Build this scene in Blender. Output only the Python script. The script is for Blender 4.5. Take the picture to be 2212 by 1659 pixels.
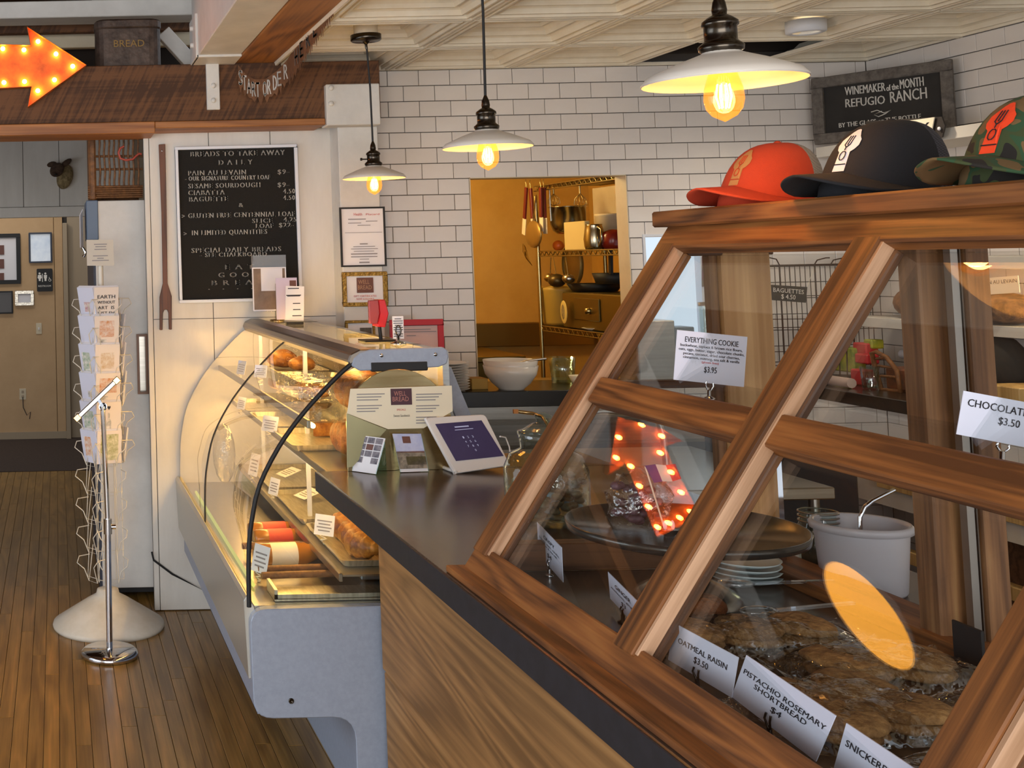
import bpy, bmesh, math, random
from mathutils import Vector, Matrix
random.seed(7)
for o in list(bpy.data.objects): bpy.data.objects.remove(o)
S = bpy.context.scene
COL = S.collection
# ------------------------------------------------------------------ camera
F, PX, PY, PITCH, ROLL, CZ = 2540.0, 117.0, 417.0, 0.0603, 0.0200, 1.7   # pixels of a 2212 x 1659 frame
W, H = 2212.0, 1659.0
CM = (Matrix.Rotation(math.pi/2+PITCH, 3, 'X') @ Matrix.Rotation(-ROLL, 3, 'Z'))
CP = Vector((0, 0, CZ))
cd = bpy.data.cameras.new('camera'); cam = bpy.data.objects.new('camera', cd); COL.objects.link(cam)
cd.sensor_width = 36; cd.lens = F/W*36; cd.shift_x = (W/2-PX)/W; cd.shift_y = (PY-H/2)/W
cd.clip_start = 0.05
cam.matrix_world = Matrix.Translation(CP) @ CM.to_4x4()
S.camera = cam
# ------------------------------------------------------------------ world, daylight, exposure
S.view_settings.view_transform = 'Standard'; S.view_settings.look = 'None'
S.view_settings.gamma = 1; S.view_settings.use_curve_mapping = False
S.view_settings.exposure = 0.02
wd = bpy.data.worlds.new('sky'); S.world = wd; wd.use_nodes = True
bg = wd.node_tree.nodes['Background']; bg.inputs[0].default_value = (0.82, 0.90, 1.0, 1); bg.inputs[1].default_value = 1.3
def area(name, loc, target, sx, sy, power, col):
    l = bpy.data.lights.new(name, 'AREA'); l.shape = 'RECTANGLE'; l.size = sx; l.size_y = sy; l.energy = power; l.color = col
    o = bpy.data.objects.new(name, l); COL.objects.link(o); o.location = loc
    o.rotation_euler = (Vector(target)-Vector(loc)).to_track_quat('-Z', 'Y').to_euler(); return o
# daylight through the storefront behind the camera and the side windows of the customer area
area('storefront_daylight', (-0.6, -2.6, 1.75), (1.2, 5.0, 1.2), 4.5, 2.2, 190, (1.0, 0.96, 0.91))
area('side_window_daylight', (-3.4, 2.6, 1.5), (0.8, 4.6, 0.6), 2.6, 1.8, 45, (0.78, 0.88, 1.0))
def point(name, loc, power, col, r=0.03):
    l = bpy.data.lights.new(name, 'POINT'); l.energy = power; l.color = col; l.shadow_soft_size = r
    o = bpy.data.objects.new(name, l); COL.objects.link(o); o.location = loc; return o
WARM = (1.0, 0.56, 0.21)
# ------------------------------------------------------------------ placing helpers (a photograph pixel and one known plane give a point)
def ray(px, py): return CM @ Vector(((px-PX)/F, -(py-PY)/F, -1))
def atY(px, py, Y): d = ray(px, py); return CP + d*(Y/d.y)
def atX(px, py, X): d = ray(px, py); return CP + d*(X/d.x)
def atZ(px, py, Z): d = ray(px, py); return CP + d*((Z-CZ)/d.z)
def atP(px, py, p0, n): d = ray(px, py); n = Vector(n); return CP + d*((Vector(p0)-CP).dot(n)/d.dot(n))
V = Vector
XA, YA, ZA = V((1,0,0)), V((0,1,0)), V((0,0,1))
# ------------------------------------------------------------------ mesh builder
class MB:
    def __init__(s): s.v=[]; s.f=[]; s.sm=[]
    def add(s, vs, fs, smooth=False):
        b=len(s.v); s.v += [V(p) for p in vs]
        for f in fs: s.f.append(tuple(b+i for i in f)); s.sm.append(smooth)
        return s
    def box(s, x0,x1,y0,y1,z0,z1): return s.obox(V(((x0+x1)/2,(y0+y1)/2,(z0+z1)/2)), XA*abs(x1-x0), YA*abs(y1-y0), ZA*abs(z1-z0))
    def obox(s, c, a, b, d):
        c=V(c); a=V(a)/2; b=V(b)/2; d=V(d)/2
        if a.cross(b).dot(d) < 0: a=-a
        vs=[c+sx*a+sy*b+sz*d for sz in (-1,1) for sy in (-1,1) for sx in (-1,1)]
        return s.add(vs, [(0,2,3,1),(4,5,7,6),(0,1,5,4),(2,6,7,3),(0,4,6,2),(1,3,7,5)])
    def bar(s, p, q, side, w, t):            # bar from p to q; side = width direction
        p=V(p); q=V(q); d=q-p; side=V(side); side=(side-d*(side.dot(d)/d.dot(d))).normalized(); n=d.normalized().cross(side)
        return s.obox((p+q)/2, side*w, n*t, d)
    def prism(s, pts, n, t, smooth=False):    # polygon (3d points), extruded by vector n*t
        pts=[V(p) for p in pts]; n=V(n).normalized(); k=len(pts)
        nn=V((0,0,0))
        for i in range(k): nn += pts[i].cross(pts[(i+1)%k])
        if nn.dot(n) > 0: pts=pts[::-1]
        vs=pts+[p+n*t for p in pts]
        return s.add(vs, [tuple(range(k)), tuple(range(2*k-1,k-1,-1))]+[(i,k+i,k+(i+1)%k,(i+1)%k) for i in range(k)], smooth)
    def tube(s, pts, r, n=6, closed=False, smooth=True, caps=True):
        pts=[V(p) for p in pts]; k=len(pts); rr=r if isinstance(r,(list,tuple)) else [r]*k
        vs=[]; up=None
        for i,p in enumerate(pts):
            if closed: d=pts[(i+1)%k]-pts[i-1]
            else: d=pts[min(i+1,k-1)]-pts[max(i-1,0)]
            d.normalize()
            if up is None: up=(ZA if abs(d.z)<0.9 else XA)
            a=up-d*up.dot(d)
            if a.length<1e-4: a=XA-d*XA.dot(d)
            a.normalize(); b=d.cross(a); up=a
            for j in range(n):
                t=2*math.pi*j/n; vs.append(p+(a*math.cos(t)+b*math.sin(t))*rr[i])
        fs=[]
        for i in range(k if closed else k-1):
            for j in range(n):
                i2=(i+1)%k; fs.append((i*n+j,i*n+(j+1)%n,i2*n+(j+1)%n,i2*n+j))
        s.add(vs,fs,smooth)
        if caps and not closed: s.add(vs[:n],[tuple(range(n-1,-1,-1))]); s.add(vs[-n:],[tuple(range(n))])
        return s
    def lathe(s, prof, c, n=24, ax=ZA, smooth=True, sx=None):   # prof = [(r, h)...] bottom to top outside
        c=V(c); ax=V(ax).normalized(); a=(XA-ax*ax.x) if abs(ax.x)<.9 else (YA-ax*ax.y); a.normalize(); b=ax.cross(a)
        if sx: a=a*sx
        vs=[]; fs=[]; k=len(prof)
        for r,h in prof:
            for j in range(n):
                t=2*math.pi*j/n; vs.append(c+ax*h+(a*math.cos(t)+b*math.sin(t))*max(r,1e-5))
        for i in range(k-1):
            for j in range(n): fs.append((i*n+j,i*n+(j+1)%n,(i+1)*n+(j+1)%n,(i+1)*n+j))
        return s.add(vs,fs,smooth)
    def ell(s, c, a, b, d, nu=12, nv=8, fn=None):   # ellipsoid with half axes a,b,d (vectors)
        c=V(c); a=V(a); b=V(b); d=V(d); vs=[]; fs=[]
        for i in range(nv+1):
            ph=math.pi*(i/nv-.5)
            for j in range(nu):
                t=2*math.pi*j/nu; q=V((math.cos(ph)*math.cos(t),math.cos(ph)*math.sin(t),math.sin(ph)))
                if fn: q=q*fn(q)
                vs.append(c+a*q.x+b*q.y+d*q.z)
        for i in range(nv):
            for j in range(nu): fs.append((i*nu+j,i*nu+(j+1)%nu,(i+1)*nu+(j+1)%nu,(i+1)*nu+j))
        return s.add(vs,fs,True)
    def grid(s, fn, nu, nv, smooth=True, flip=False):
        vs=[fn(i/nu,j/nv) for j in range(nv+1) for i in range(nu+1)]; fs=[]
        for j in range(nv):
            for i in range(nu):
                q=(j*(nu+1)+i,j*(nu+1)+i+1,(j+1)*(nu+1)+i+1,(j+1)*(nu+1)+i); fs.append(q[::-1] if flip else q)
        return s.add(vs,fs,smooth)
    def slab(s, o, r, u, w, h, t=0.002):      # upright sheet: o bottom centre, r right, u up; front face towards r x u
        o=V(o); r=V(r).normalized(); u=V(u).normalized(); n=r.cross(u)
        return s.obox(o+u*(h/2)-n*(t/2), r*w, u*h, n*t)
    def frame(s, o, r, u, w, h, bw, t):       # picture-frame border of width bw, outer size w x h
        o=V(o); r=V(r).normalized(); u=V(u).normalized(); n=r.cross(u)
        for c,a,b in ((o+u*bw/2,w,bw),(o+u*(h-bw/2),w,bw)): s.obox(c+n*t/2, r*a, u*b, n*t)
        for k in (-1,1): s.obox(o+u*h/2+r*k*(w-bw)/2+n*t/2, r*bw, u*(h-2*bw), n*t)
        return s
_fc = bpy.data.curves.new('lettering_source','FONT'); _fo = bpy.data.objects.new('lettering_source', _fc)
_tc = {}
SPC=[1.0]
def glyphs(txt):
    key=(txt,SPC[0])
    if key in _tc: return _tc[key]
    _fc.body=txt; _fc.space_character=SPC[0]; _fc.resolution_u=2; _fc.size=1; _fc.fill_mode='FRONT'
    me=bpy.data.meshes.new_from_object(_fo)
    vs=[v.co.copy() for v in me.vertices]; fs=[tuple(p.vertices) for p in me.polygons]; bpy.data.meshes.remove(me)
    _tc[key]=(vs,fs); return _tc[key]
def text(mb, txt, o, r, u, width, height, lift=0.0012, bold=0.0):
    """letters between o (lower left) and o + r*width, cap height given, facing r x u"""
    vs,fs=glyphs(txt)
    if not vs: return
    x0=min(v.x for v in vs); x1=max(v.x for v in vs); y1=max(v.y for v in vs); y0=min(0,min(v.y for v in vs)) if len(txt)<2 else 0
    r=V(r).normalized(); u=V(u).normalized(); n=r.cross(u); o=V(o)+n*lift
    sx=width/max(x1-x0,1e-4); sy=height/0.7
    for k in ((0,) if not bold else (-bold,bold)):
        mb.add([o+r*((v.x-x0)*sx+k)+u*((v.y-y0)*sy) for v in vs], fs)
def ptext(mb, txt, x0, x1, yc, hp, Y, lift=0.0012, bold=0.0):    # lettering on a plane of constant depth, measured in the photograph
    a=atY(x0,yc+hp/2,Y); b=atY(x1,yc+hp/2-(x1-x0)*0.02,Y); c=atY(x0,yc-hp/2,Y)
    text(mb, txt, a, V((b.x-a.x,0,b.z-a.z)), ZA, (b-a).length, (c-a).length, lift, bold)
# ------------------------------------------------------------------ objects
ORG = {}
def tag(o, label=None, cat=None, group=None, kind=None):
    if label: o['label']=label
    if cat: o['category']=cat
    if group: o['group']=group
    if kind: o['kind']=kind
    return o
def thing(name, loc, label=None, cat=None, group=None, kind=None):
    o=bpy.data.objects.new(name,None); o.empty_display_size=.05; COL.objects.link(o); o.location=loc; ORG[o.name]=V(loc)
    return tag(o,label,cat,group,kind)
def mesh(name, mb, mat, org=V((0,0,0)), bevel=0):
    me=bpy.data.meshes.new(name)
    me.from_pydata([tuple(v-org) for v in mb.v],[],mb.f); me.validate()
    if len(me.polygons)==len(mb.sm): me.polygons.foreach_set('use_smooth', mb.sm)
    if bevel:
        bm=bmesh.new(); bm.from_mesh(me); bmesh.ops.remove_doubles(bm,verts=bm.verts,dist=1e-6)
        es=[e for e in bm.edges if len(e.link_faces)==2 and e.calc_face_angle(0)>0.5]
        bmesh.ops.bevel(bm,geom=es,offset=bevel,segments=1,affect='EDGES',clamp_overlap=True); bm.to_mesh(me); bm.free()
    if mat: me.materials.append(mat)
    return me
def make(name, mb, mat, parent=None, label=None, cat=None, group=None, kind=None, bevel=0):
    if name=='print': kind='stuff'
    if parent is not None: org=ORG[parent.name]
    else:
        lo=V([min(p[i] for p in mb.v) for i in range(3)]); hi=V([max(p[i] for p in mb.v) for i in range(3)])
        org=V(((lo.x+hi.x)/2,(lo.y+hi.y)/2,lo.z))
    o=bpy.data.objects.new(name, mesh(name,mb,mat,org,bevel)); COL.objects.link(o)
    if parent is not None: o.parent=parent
    else: o.location=org
    ORG[o.name]=org
    return tag(o,label,cat,group,kind)
def inst(name, me, parent, loc, rot=(0,0,0), scale=(1,1,1)):     # a piece sharing mesh data
    o=bpy.data.objects.new(name,me); COL.objects.link(o)
    if parent is not None: o.parent=parent; o.location=V(loc)-ORG[parent.name]
    else: o.location=loc
    o.rotation_euler=rot; o.scale=scale; ORG[o.name]=V(loc); return o
def copy_tree(o, parent=None):
    c=o.copy(); COL.objects.link(c); c.parent=parent
    if parent is not None: c.matrix_parent_inverse=o.matrix_parent_inverse.copy()
    for ch in list(o.children):
        copy_tree(ch,c)
    ORG[c.name]=ORG[o.name]; return c
# ------------------------------------------------------------------ materials
def lin(c):
    if isinstance(c,str): c=[int(c[i:i+2],16)/255 for i in (0,2,4)]
    return tuple(x/12.92 if x<=.04045 else ((x+.055)/1.055)**2.4 for x in c)+(1,)
def mat(name, col, rough=.5, metal=0, var=0, col2=None, scale=8, bump=0, bscale=None, emit=None, es=0, spec=.5, stretch=(1,1,1), rnd=0, trans=0, coat=0):
    m=bpy.data.materials.new(name); m.use_nodes=True; N=m.node_tree.nodes; L=m.node_tree.links; B=N['Principled BSDF']
    B.inputs['Base Color'].default_value=lin(col); B.inputs['Roughness'].default_value=rough; B.inputs['Metallic'].default_value=metal
    B.inputs['Specular IOR Level'].default_value=spec; B.inputs['Transmission Weight'].default_value=trans; B.inputs['Coat Weight'].default_value=coat
    if emit: B.inputs['Emission Color'].default_value=lin(emit); B.inputs['Emission Strength'].default_value=es
    if var or bump or rnd:
        tc=N.new('ShaderNodeTexCoord'); mp=N.new('ShaderNodeMapping'); mp.inputs['Scale'].default_value=stretch
        L.new(tc.outputs['Object'],mp.inputs['Vector'])
        nz=N.new('ShaderNodeTexNoise'); nz.inputs['Scale'].default_value=scale; nz.inputs['Detail'].default_value=6; nz.inputs['Roughness'].default_value=.65
        L.new(mp.outputs[0],nz.inputs['Vector'])
        if var or rnd:
            rp=N.new('ShaderNodeValToRGB'); rp.color_ramp.elements[0].position=.5-.5*min(1,1.001-var*.5) if False else .35; rp.color_ramp.elements[1].position=.65
            rp.color_ramp.elements[0].color=lin(col2 or col); rp.color_ramp.elements[1].color=lin(col)
            L.new(nz.outputs[0],rp.inputs[0]); out=rp.outputs[0]
            if rnd:
                oi=N.new('ShaderNodeObjectInfo'); ma=N.new('ShaderNodeMapRange'); ma.inputs[3].default_value=1-rnd; ma.inputs[4].default_value=1+rnd
                L.new(oi.outputs['Random'],ma.inputs[0]); mx=N.new('ShaderNodeMixRGB'); mx.blend_type='MULTIPLY'; mx.inputs[0].default_value=1
                L.new(out,mx.inputs[1]); L.new(ma.outputs[0],mx.inputs[2]); out=mx.outputs[0]
            L.new(out,B.inputs['Base Color'])
        if bump:
            n2=nz
            if bscale: n2=N.new('ShaderNodeTexNoise'); n2.inputs['Scale'].default_value=bscale; n2.inputs['Detail'].default_value=4; L.new(mp.outputs[0],n2.inputs['Vector'])
            bp=N.new('ShaderNodeBump'); bp.inputs['Strength'].default_value=bump; bp.inputs['Distance'].default_value=.01
            L.new(n2.outputs[0],bp.inputs['Height']); L.new(bp.outputs[0],B.inputs['Normal'])
    return m
def wood(name, c1, c2, axis='Y', scale=14, rough=.5, bump=.2, rnd=.1, dist=1.0, c3=None, sawn=0, knots=0):
    m=bpy.data.materials.new(name); m.use_nodes=True; N=m.node_tree.nodes; L=m.node_tree.links; B=N['Principled BSDF']; B.inputs['Roughness'].default_value=rough
    def math_(op,a,b=None,c=None):
        n=N.new('ShaderNodeMath'); n.operation=op
        for k,v in enumerate((a,b,c)):
            if v is None: continue
            if isinstance(v,(int,float)): n.inputs[k].default_value=v
            else: L.new(v,n.inputs[k])
        return n.outputs[0]
    tc=N.new('ShaderNodeTexCoord'); oi=N.new('ShaderNodeObjectInfo'); ad=N.new('ShaderNodeVectorMath'); ad.operation='ADD'
    L.new(tc.outputs['Object'],ad.inputs[0]); L.new(math_('MULTIPLY',oi.outputs['Random'],17),ad.inputs[1]); vec=ad.outputs[0]
    if axis=='S':
        vr=N.new('ShaderNodeVectorRotate'); vr.rotation_type='Y_AXIS'; vr.inputs['Angle'].default_value=-math.atan2(.555,.832); L.new(vec,vr.inputs['Vector']); vec=vr.outputs[0]; axis='Z'
    def mapped(k):
        mp=N.new('ShaderNodeMapping'); mp.inputs['Scale'].default_value={'X':(k,1,1),'Y':(1,k,1),'Z':(1,1,k)}[axis]; L.new(vec,mp.inputs['Vector']); return mp.outputs[0]
    def noise(v,sc,det,dis=0):
        n=N.new('ShaderNodeTexNoise'); n.inputs['Scale'].default_value=sc; n.inputs['Detail'].default_value=det; n.inputs['Distortion'].default_value=dis; L.new(v,n.inputs['Vector']); return n.outputs[0]
    n1=noise(mapped(.10),scale*.5,2,.3*dist)
    ring=math_('PINGPONG',math_('MULTIPLY',n1,7*dist),.5)
    st=noise(mapped(.03),scale*9,5)
    bl=noise(mapped(.5),scale*.35,3)
    f=math_('ADD',math_('ADD',math_('MULTIPLY',ring,.5),math_('MULTIPLY',st,.55)),math_('MULTIPLY',bl,.45))
    if sawn:
        vr=N.new('ShaderNodeVectorRotate'); vr.rotation_type='Y_AXIS'; vr.inputs['Angle'].default_value=-.45; L.new(vec,vr.inputs['Vector'])
        mp=N.new('ShaderNodeMapping'); mp.inputs['Scale'].default_value=(1,1,.06); L.new(vr.outputs[0],mp.inputs['Vector'])
        f=math_('ADD',f,math_('MULTIPLY',math_('SUBTRACT',noise(mp.outputs[0],70,3),.5),sawn))
    rp=N.new('ShaderNodeValToRGB'); e=rp.color_ramp.elements; e[0].position=.47; e[0].color=lin(c2); e[1].position=.72; e[1].color=lin(c1)
    if c3: q=e.new(.88); q.color=lin(c3)
    L.new(f,rp.inputs[0])
    ma=N.new('ShaderNodeMapRange'); ma.inputs[3].default_value=1-rnd; ma.inputs[4].default_value=1+rnd; L.new(oi.outputs['Random'],ma.inputs[0])
    mx=N.new('ShaderNodeMixRGB'); mx.blend_type='MULTIPLY'; mx.inputs[0].default_value=1; L.new(rp.outputs[0],mx.inputs[1]); L.new(ma.outputs[0],mx.inputs[2])
    res=mx.outputs[0]
    if knots:
        vo=N.new('ShaderNodeTexVoronoi'); vo.inputs['Scale'].default_value=knots; L.new(mapped(.4),vo.inputs['Vector'])
        mr=N.new('ShaderNodeMapRange'); mr.inputs[1].default_value=.04; mr.inputs[2].default_value=.14; mr.inputs[3].default_value=.28; mr.inputs[4].default_value=1; L.new(vo.outputs['Distance'],mr.inputs[0])
        m2=N.new('ShaderNodeMixRGB'); m2.blend_type='MULTIPLY'; m2.inputs[0].default_value=1; L.new(res,m2.inputs[1]); L.new(mr.outputs[0],m2.inputs[2]); res=m2.outputs[0]
    L.new(res,B.inputs['Base Color'])
    bp=N.new('ShaderNodeBump'); bp.inputs['Strength'].default_value=bump; bp.inputs['Distance'].default_value=.003; L.new(f,bp.inputs['Height']); L.new(bp.outputs[0],B.inputs['Normal'])
    return m
def glass(name, tint=(1,1,1), f0=.05, rough=.0, crinkle=0, cscale=30, haze=0):
    m=bpy.data.materials.new(name); m.use_nodes=True; N=m.node_tree.nodes; L=m.node_tree.links; N.remove(N['Principled BSDF']); out=N['Material Output']
    lw=N.new('ShaderNodeLayerWeight'); lw.inputs[0].default_value=.5
    pw=N.new('ShaderNodeMath'); pw.operation='POWER'; pw.inputs[1].default_value=4; L.new(lw.outputs['Facing'],pw.inputs[0])
    ma=N.new('ShaderNodeMath'); ma.operation='MULTIPLY_ADD'; ma.inputs[1].default_value=.8; ma.inputs[2].default_value=f0; ma.use_clamp=True; L.new(pw.outputs[0],ma.inputs[0])
    tr=N.new('ShaderNodeBsdfTransparent'); tr.inputs[0].default_value=tint+(1,)
    gl=N.new('ShaderNodeBsdfGlossy'); gl.inputs['Roughness'].default_value=rough
    ms=N.new('ShaderNodeMixShader'); L.new(ma.outputs[0],ms.inputs[0]); L.new(tr.outputs[0],ms.inputs[1]); L.new(gl.outputs[0],ms.inputs[2])
    res=ms.outputs[0]
    if crinkle:
        tc=N.new('ShaderNodeTexCoord'); nz=N.new('ShaderNodeTexNoise'); nz.inputs['Scale'].default_value=cscale; nz.inputs['Detail'].default_value=3; L.new(tc.outputs['Object'],nz.inputs['Vector'])
        bp=N.new('ShaderNodeBump'); bp.inputs['Strength'].default_value=crinkle; bp.inputs['Distance'].default_value=.02; L.new(nz.outputs[0],bp.inputs['Height'])
        L.new(bp.outputs[0],gl.inputs['Normal'])
    if haze:
        df=N.new('ShaderNodeBsdfDiffuse'); df.inputs[0].default_value=(.8,.8,.8,1); m2=N.new('ShaderNodeMixShader'); m2.inputs[0].default_value=haze
        L.new(res,m2.inputs[1]); L.new(df.outputs[0],m2.inputs[2]); res=m2.outputs[0]
    L.new(res,out.inputs['Surface']); return m
def emis(name, col, st):
    m=bpy.data.materials.new(name); m.use_nodes=True; N=m.node_tree.nodes; L=m.node_tree.links; N.remove(N['Principled BSDF'])
    e=N.new('ShaderNodeEmission'); e.inputs[0].default_value=lin(col); e.inputs[1].default_value=st; L.new(e.outputs[0],N['Material Output'].inputs['Surface']); return m
M={}
M['tile']=mat('glazed_tile','E0D9D2',.12,var=.2,col2='D9D1CA',scale=3,rnd=.025,coat=.3)
M['grout']=mat('grout','4A443F',.9)
M['ceil']=mat('ceiling_cream','E9DFCA',.4,var=.3,col2='DED1B8',scale=6)
M['ceildark']=mat('attic_dark','2A211B',.9)
M['white']=mat('white_paint','DDD9D2',.5,var=.4,col2='CFCBC4',scale=5,bump=.08,bscale=40)
M['cream']=mat('cream_paint','D8CBB0',.5,var=.3,col2='CBBC9E',scale=4)
M['boardw']=mat('board_white','DBD7CF',.5,var=.5,col2='CCC7BE',scale=4,stretch=(1,1,.25),rnd=.03,bump=.05,bscale=60)
M['groove']=mat('groove_dark','3B3632',.9)
M['beam']=wood('beam_wood','6A4426','462A15','X',8,.75,.5,.05,.7,sawn=.9)
M['beamtrim']=wood('beam_trim_wood','A86C34','7E4A20','X',10,.5,.2,.05)
M['beamy']=wood('depth_beam_wood','A06832','6B4020','Y',8,.55,.3,.05)
M['caseY']=wood('reclaimed_wood_long','8C5628','522E11','Y',15,.55,.4,.06,1.3,c3='9C6632',knots=5)
M['caseZ']=wood('reclaimed_wood_post','855C38','5A3A20','Z',15,.55,.3,.06,c3='99744A',knots=4)
M['caseX']=wood('reclaimed_wood_cross','765034','4A2E1A','X',15,.55,.3,.06)
M['counterwood']=wood('counter_front_wood','9E7444','785630','Y',7,.6,.3,.05,2.2,c3='AE8452',knots=2.5)
M['caseS']=wood('reclaimed_wood_slanted','845226','4E2E13','S',15,.55,.35,.06,1.2,c3='946232',knots=4)
M['beadS']=wood('slanted_bead','C39C7C','9A7454','S',15,.5,.2,.04)
M['paleZ']=wood('pale_wood','DCAC74','BC8A54','Z',12,.5,.2,.06)
M['floor']=wood('oak_floor','937038','735424','Y',12,.28,.1,.09,.8,c3='A87C42')
M['counter']=mat('dark_counter_top','5A4A3E',.2,var=.5,col2='453830',scale=14,bump=.03)
M['counteredge']=mat('counter_edge','23242C',.55,var=.4,col2='1A1B22',scale=30)
M['black']=mat('black_stone','17140F',.25,var=.3,col2='221D14',scale=30)
M['blackm']=mat('matte_black','141416',.6)
M['steel']=mat('stainless','B9B4AB',.28,1,var=.3,col2='A7A299',scale=3,stretch=(1,1,20))
M['steelg']=mat('brushed_rail','9A9187',.35,1)
M['chrome']=mat('chrome','CFCFD2',.07,1)
M['bronze']=mat('dark_nickel','4A443D',.22,1)
M['brass']=mat('brushed_brass','C2AC80',.25,1,var=.3,col2='B0986A',scale=5,stretch=(1,1,12))
M['panel']=mat('blue_grey_enamel','98A2B4',.4,var=.2,col2='909AAC',scale=60)
M['shade']=mat('shade_enamel','D5CFC6',.35)
M['bulb']=glass('amber_glass',(1,.78,.45),.05)
_n=M['bulb'].node_tree.nodes; _l=M['bulb'].node_tree.links; _o=_n['Material Output']; _s=_o.inputs['Surface'].links[0].from_socket
_e=_n.new('ShaderNodeEmission'); _e.inputs[0].default_value=lin('FF9A34'); _e.inputs[1].default_value=.55; _a=_n.new('ShaderNodeAddShader'); _l.new(_s,_a.inputs[0]); _l.new(_e.outputs[0],_a.inputs[1]); _l.new(_a.outputs[0],_o.inputs['Surface'])   # the lit bulb glows
M['filament']=emis('filament','FFB45A',70)
M['marquee']=emis('marquee_bulb','FF9A3C',90)
M['rust']=mat('rusted_sheet','C46C22',.55,.1,var=.8,col2='8A4616',scale=9)
M['glass']=glass('clear_glass',(.98,.99,.985),.032)
M['cglass']=glass('curved_glass',(.95,.98,.965),.07)
M['greenglass']=glass('acrylic_edge',(.75,.95,.88),.08)
M['cello']=glass('cellophane',(.97,.97,.97),.15,.05,1.0,22)
M['jar']=glass('jar_glass',(.85,.95,.93),.12,.02,.3,14)
M['paper']=mat('white_paper','E4E2E6',.6)
M['papercool']=mat('cool_white_card','D0D4E6',.6)
M['papercream']=mat('cream_paper','E5DAC0',.6)
M['ink']=mat('ink','2A2830',.7)
M['grayink']=mat('faded_print','8A8588',.7)
M['redink']=mat('red_print','C04040',.7)
M['chalk']=mat('chalk','D8D4CC',.9)
M['letter']=mat('board_letters','E8E4DC',.5)
M['felt']=mat('black_felt','1B1916',.95,bump=.3,bscale=300)
M['slate']=mat('chalkboard','201D1A',.8,var=.4,col2='2B2723',scale=8)
M['galv']=mat('weathered_frame','6C645C',.7,var=.8,col2='4A433D',scale=30)
M['whitetrim']=mat('white_trim','DCE0E8',.4)
M['navy']=mat('navy_plastic','2E3647',.5)
M['tan']=mat('tan_wall','C6A47A',.6,var=.3,col2='BC9A70',scale=3)
M['taupe']=mat('hall_wall','A5947C',.7)
M['kyellow']=mat('kitchen_wall','CFA552',.6,var=.3,col2='C69B48',scale=4)
M['carpet']=mat('dark_carpet','4A3A30',.95,var=.5,col2='3A2D26',scale=60)
M['red']=mat('red_plastic','C01A24',.35)
M['darkred']=mat('oxblood_handle','6A1A12',.45)
M['orangef']=mat('orange_peel','E8701C',.45,bump=.15,bscale=120)
M['wicker']=mat('wicker','8A5A2E',.6,var=.8,col2='5E3A1C',scale=40)
M['goldframe']=mat('gilt_frame','A8843C',.35,.6,var=.8,col2='7C5C22',scale=60,bump=.5,bscale=90)
M['crust']=mat('bread_crust','86501F',.65,var=.9,col2='3E200C',scale=22,bump=.8,bscale=45)
M['loaf']=mat('floured_loaf','96683C',.85,var=.9,col2='4E3018',scale=26,bump=.9,bscale=60)
M['croissant']=mat('croissant','C08434',.45,var=.9,col2='6E3A12',scale=20,bump=.4,bscale=60)
M['cookie']=mat('cookie','AE8450',.8,var=.9,col2='7A5630',scale=60,bump=.5,bscale=90)
M['cookieo']=mat('dark_cookie','8E4F1E',.8,var=.9,col2='5A2A0E',scale=60,bump=1,bscale=70)
M['plate']=mat('ceramic','D9D5CD',.25)
M['plateblue']=mat('pale_blue_ceramic','C3CFD0',.25)
M['frost']=mat('frosted_plastic','D6D2D8',.35,trans=.25)
M['frostglow']=emis('glowing_pane','DCEBFA',1.05)
M['screen']=mat('tablet_screen','2A2440',.12,var=.5,col2='3A3050',scale=3,emit='2A2444',es=.35)
M['screenink']=emis('screen_letters','C8C4E0',.6)
# ================================================================== STRUCTURE
YW=5.85; ZC=2.645; XR=4.08
# ---- floor: narrow strip boards, each its own piece where the photograph shows them
fl=make('floor', MB().box(-3.2,4.2,-3,9.8,-.10,-.014), M['floor'], kind='structure')
pm={}
for w_,L_ in ((.0572,.9),(.0572,1.3),(.0572,1.8)):
    mb=MB().box(-w_/2+.0009,w_/2-.0009,-L_/2+.0009,L_/2-.0009,-.014,0); pm[L_]=mesh('plank',mb,M['floor'],bevel=.0008)
x=-.62; k=0
while x<1.02:
    y=3.15-random.random()*1.1
    while y<9.75:
        L_=random.choice((.9,1.3,1.8))
        sc=1
        if y+L_>9.79: sc=(9.79-y)/L_
        if sc>.05: inst('plank',pm[L_],fl,(x,y+L_*sc/2,0),scale=(1,sc,1))
        y+=L_
    x+=.0572
hf=make('floor_hall', MB().box(-3.2,.6,9.8,12,-.1,.003), M['carpet'], kind='structure')
# ---- tiled back wall with serving opening and a glowing pane
OX0,OX1,OZ0,OZ1=2.07,2.852,1.05,2.088
wa=atY(1392,600,YW).x; wb=atY(1521,640,YW).x; wz0=1.16; wz1=atY(1450,505,YW).z
g=MB()
for (a,b,c,d) in ((1.55,OX0,0,2.9),(OX0,OX1,0,OZ0),(OX0,OX1,OZ1,2.9),(OX1,wa,0,2.9),(wa,wb,0,wz0),(wa,wb,wz1,2.9),(wb,XR+.12,0,2.9)): g.box(a,b,YW+.007,YW+.105,c,d)
wall_back=make('wall_back',g,M['grout'],kind='structure')
TP,TH=.1566,.0783
gx=atY(879,400,YW).x; gz=2.007
def tile_mesh(w,h,name='tile'):
    g=.0016; b=.0014; t=.0068; mb=MB()
    x,z=w/2-g,h/2-g
    vs=[(-x,t,-z),(x,t,-z),(x,t,z),(-x,t,z),(-x,.0015,-z),(x,.0015,-z),(x,.0015,z),(-x,.0015,z),(-x+b,0,-z+b),(x-b,0,-z+b),(x-b,0,z-b),(-x+b,0,z-b)]
    fs=[(8,9,10,11)]
    for i in range(4): j=(i+1)%4; fs+= [(i,j,4+j,4+i),(4+i,4+j,8+j,8+i)]
    mb.add(vs,fs); return mesh(name,mb,M['tile'])
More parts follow.
